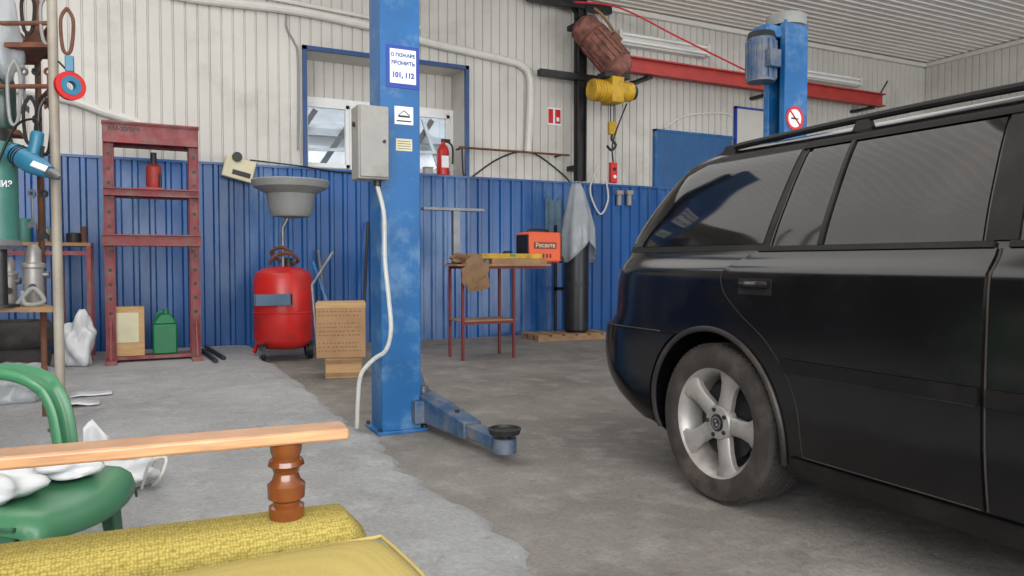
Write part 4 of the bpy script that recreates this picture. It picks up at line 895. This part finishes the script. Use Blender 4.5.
# ------------------------------------------------------------------ green chair
gd=CF(-1.36,1.93,SL); ang=-YAW+radians(2)
gcz=thing('plastic_chair','green moulded plastic garden chair behind the sofa arm','chair',gd,ang,None,False)
SZ=.26
def arm(q):
    y=.25*q
    return catm([(-.30,y*.9,.61),(-.26,y,.565),(-.18,y*1.04,.54),(-.10,y*1.05,.535),(-.03,y*1.04,.51),(.01,y*1.02,.455),(.03,y*1.0,.38),(.045,y*.98,SZ)],6)
for q in (-1,1):
    pts=arm(q); mb=MB(); G=[]
    for i,p in enumerate(pts):
        d=(pts[min(i+1,len(pts)-1)]-pts[max(i-1,0)]).normalized(); n=V((0,1,0)).cross(d).normalized()
        k=1.25 if i<26 else 1.0
        G.append([p+V((0,.040*k,0))-n*.030,p+V((0,.039*k,0))-n*.008,p+V((0,.03*k,0))+n*.002,p+V((0,0,0))+n*.005,p-V((0,.03*k,0))+n*.002,p-V((0,.039*k,0))-n*.008,p-V((0,.040*k,0))-n*.030])
    mb.grid(G); mb.build('armrest','green',gcz,solid=.005,ang=80)
mb=MB(); G=[]
for i in range(21):
    u=i/20; row=[]
    x=-.22+.44*min(u,.86)/.86; zc=SZ+.02*sin(min(u,.86)*3.4)
    if u>.86: zc-=(u-.86)*.42; x+=.018+(u-.86)*.12
    for j in range(21):
        v=j/20*2-1; row.append(V((x+.05*(1-v*v)*u,v*(.21+.04*u),zc+.022*v*v-.05*max(0,abs(v)-.88)/.12)))
    G.append(row)
mb.grid(G); mb.build('seat','green',gcz,solid=.006,ang=80)
mb=MB(); G=[]
for i in range(13):
    u=i/12; row=[]
    for j in range(15):
        v=j/14*2-1; hh=SZ+.02+(.44-.08*v*v)*u; row.append(V((-.24-.10*u+.04*v*v,v*(.21+.04*u),hh)))
    G.append(row)
mb.grid(G); mb.build('backrest','green',gcz,solid=.008,ang=80)
for a,b in ((.17,.21),(.17,-.21),(-.24,.22),(-.24,-.22)):
    f=1 if a>0 else -1; g_=1 if b>0 else -1
    mb=MB()
    for (x0_,x1_,y0_,y1_) in ((-.035,.035,.022*g_,.03*g_),(.027*f,.035*f,-.03*g_,.03*g_)):
        xa,xb=sorted((x0_,x1_)); ya,yb=sorted((y0_,y1_))
        mb.hexa([V((a+xa*.7+.03*f,b+ya*.7+.01*g_,0)),V((a+xb*.7+.03*f,b+ya*.7+.01*g_,0)),V((a+xb*.7+.03*f,b+yb*.7+.01*g_,0)),V((a+xa*.7+.03*f,b+yb*.7+.01*g_,0)),V((a+xa,b+ya,SZ)),V((a+xb,b+ya,SZ)),V((a+xb,b+yb,SZ)),V((a+xa,b+yb,SZ))])
    mb.build('leg','greend',gcz,bevel=.002)
cb_=CF(-1.24,2.05,0)
tag(MB().blob((cb_.x,cb_.y,SL+SZ+.055),(.10,.10,.05),.22,31,sub=4,flat=SL+SZ+.034,fr=1.3).build('white_bag','bag',ang=180),'white plastic bag lying flat on the green chair seat, farther one','bag')
cb_=CF(-1.30,1.80,0)
tag(MB().blob((cb_.x,cb_.y,SL+SZ+.055),(.12,.09,.055),.25,37,sub=4,flat=SL+SZ+.034,fr=1.3).build('white_bag','bag',ang=180),'white plastic bag lying on the green chair seat, nearest the left edge','bag')
p=PZ(122,490,SL)
tag(MB().blob((p.x,p.y,SL+.06),(.12,.09,.07),.3,41,sub=4,flat=SL+.002,fr=1.4).build('carrier_bag','bag',ang=180),'white carrier bag lying on the floor behind the wooden armrest','bag')
p=PZ(100,466,SL); mb=MB(); G=[[V((p.x-.06+.10*a/6,p.y+.02*sin(a),SL+.005+.20*b/6*(1-.6*abs(a/6-.3)))) for a in range(7)] for b in range(7)]
mb.grid(G); tag(mb.build('film_scrap','bag',solid=.002,ang=80),'upright pointed scrap of white film on the floor behind the armrest','scrap')
tag(MB().tube(catm([PZ(142,488,SL+.008),PD(150,462,2.75),PD(166,458,2.75),PD(160,478,2.75),PZ(153,486,SL+.01)]),.006).build('bag_handle','white'),'white plastic handle loop beside the carrier bag','handle')
# ------------------------------------------------------------------ sofa
R0=CF(-.258,1.15,0); a_=(CF(-.415,-.17,0)-CF(0,0,0)).normalized(); b_=(CF(.17,-.415,0)-CF(0,0,0)).normalized()
def AB(a,b,z): p=R0+a_*a+b_*b; return V((p.x,p.y,z))
so=thing('sofa','mustard yellow sofa with varnished wooden arm rail in the near left corner','sofa',AB(.4,.6,SL))
def abox(a0,a1,b0,b1,z0,z1): return MB().hexa([AB(a0,b0,z0),AB(a1,b0,z0),AB(a1,b1,z0),AB(a0,b1,z0),AB(a0,b0,z1),AB(a1,b0,z1),AB(a1,b1,z1),AB(a0,b1,z1)])
rl=abox(-.0,.85,-.030,.030,.650,.668).build('arm_rail','wood',so,bevel=.004)
for a in (.09,.7):
    c=AB(a,0,0); pr_=[(.024,.525),(.026,.535),(.026,.552),(.020,.556),(.020,.56),(.027,.565),(.028,.585),(.021,.592),(.018,.602),(.021,.61),(.027,.615),(.025,.622),(.020,.626),(.023,.636),(.024,.651)]
    MB().lathe(pr_,(c.x,c.y,0),n=28).build('baluster','dwood',so)
mb=MB(); G=[]
for i in range(31):
    t=i/30; a=-.025+.88*t; en=min(1,(a+.025)/.04); en=sqrt(max(0,1-(1-en)**2))
    sec=[(-.07,.12),(-.07,.40),(-.070,.47),(-.068,.505),(-.060,.524),(-.040,.533),(0,.536),(.03,.534),(.048,.526),(.056,.508),(.058,.45),(.058,.12)]
    G.append([AB(a, b*(.75+.25*en), .12+(z-.12)*(.92+.08*en)) for b,z in sec])
vs=mb.grid(G); mb.face(vs[0][::-1]); mb.face(vs[-1]); mb.build('arm_base','fabric',so,ang=70)
abox(-.0,.80,.062,1.3,.12,.42).build('seat_base','fabric',so,bevel=.02)
abox(.72,.95,-.07,1.3,.12,.85).build('backrest','fabric',so,bevel=.04)
for a,b in ((.04,0),(.04,1.25),(.85,0),(.85,1.25)):
    c=AB(a,b,0); MB().cyl((c.x,c.y,SL),(c.x,c.y,.13),.02,.028,n=14).build('leg','dwood',so)
ca=radians(10)
def CU(u,v,z): return AB(-.045+u*cos(ca)-v*sin(ca)*.3, .062+u*sin(ca)+v*cos(ca), z)
mb=MB(); n=28; Gt=[];Gb=[]
for i in range(n+1):
    rt=[];rb=[]
    for j in range(n+1):
        u=i/n*2-1;v=j/n*2-1
        u=(abs(u)**.6)*(1 if u>=0 else -1); v=(abs(v)**.6)*(1 if v>=0 else -1)
        uu=u*sqrt(1-.10*v*v);vv=v*sqrt(1-.10*u*u)
        e=(1-abs(u)**10)*(1-abs(v)**10); h=.038*max(0,e)**.35+.005*(1-u*u)*(1-v*v)
        rt.append(CU(.29+uu*.30,.28+vv*.285,.490+h)); rb.append(CU(.29+uu*.30,.28+vv*.285,.490-min(.068,h*1.7)))
    Gt.append(rt);Gb.append(rb)
mb.grid(Gt);mb.grid(Gb); bmesh.ops.remove_doubles(mb.b,verts=mb.b.verts,dist=.0005)
cu=thing('seat_cushion','smooth yellow seat cushion lying on the sofa, nearest the camera','cushion',CU(.28,.28,.421))
mo=mb.build('cushion','fabric2',cu,ang=180)
edge=[Gt[0][j] for j in range(n+1)]+[Gt[i][n] for i in range(1,n+1)]+[Gt[n][j] for j in range(n-1,-1,-1)]+[Gt[i][0] for i in range(n-1,0,-1)]
cen=CU(.29,.28,.490)
edge=[p+(cen-p).normalized()*.004+V((0,0,.022)) for p in edge]
MB().tube(edge,.003,8,closed=True).build('piping','fabric2',cu)
# ------------------------------------------------------------------ light
w=bpy.data.worlds.new('world'); S.world=w; w.use_nodes=True; bg=w.node_tree.nodes['Background']; bg.inputs[0].default_value=(.88,.94,1,1); bg.inputs[1].default_value=1.35
def area(loc,tgt,sx,sy,e,col=(1,1,1)):
    l=bpy.data.lights.new('area_light','AREA'); l.shape='RECTANGLE'; l.size=sx; l.size_y=sy; l.energy=e; l.color=col
    o=bpy.data.objects.new('area_light',l); COL.objects.link(o); o.location=loc; o.rotation_euler=(V(tgt)-V(loc)).to_track_quat('-Z','Y').to_euler(); return o
area((-.8,-2.4,2.4),(2.0,7,1.2),6,3.2,470,(1,.99,.97))
area((-.3,5.2,4.2),(-.3,5.2,0),4.2,4.2,120,(1,.99,.97))
area((6.5,5.8,4.2),(6.5,5.8,0),5,3,45,(1,.99,.97))
area((7.5,-2.3,.9),(8.5,6.5,4.3),5,1.2,230,(1,.98,.96))  # added up-light from the open front, only brightens the ceiling
area((4.5,9.6,6.5),(4.5,13.2,2.2),7,2,650,(1,1,1))  # added outdoor lamp, brightens the shed behind the window
S.view_settings.view_transform='Standard'; S.view_settings.exposure=0.0
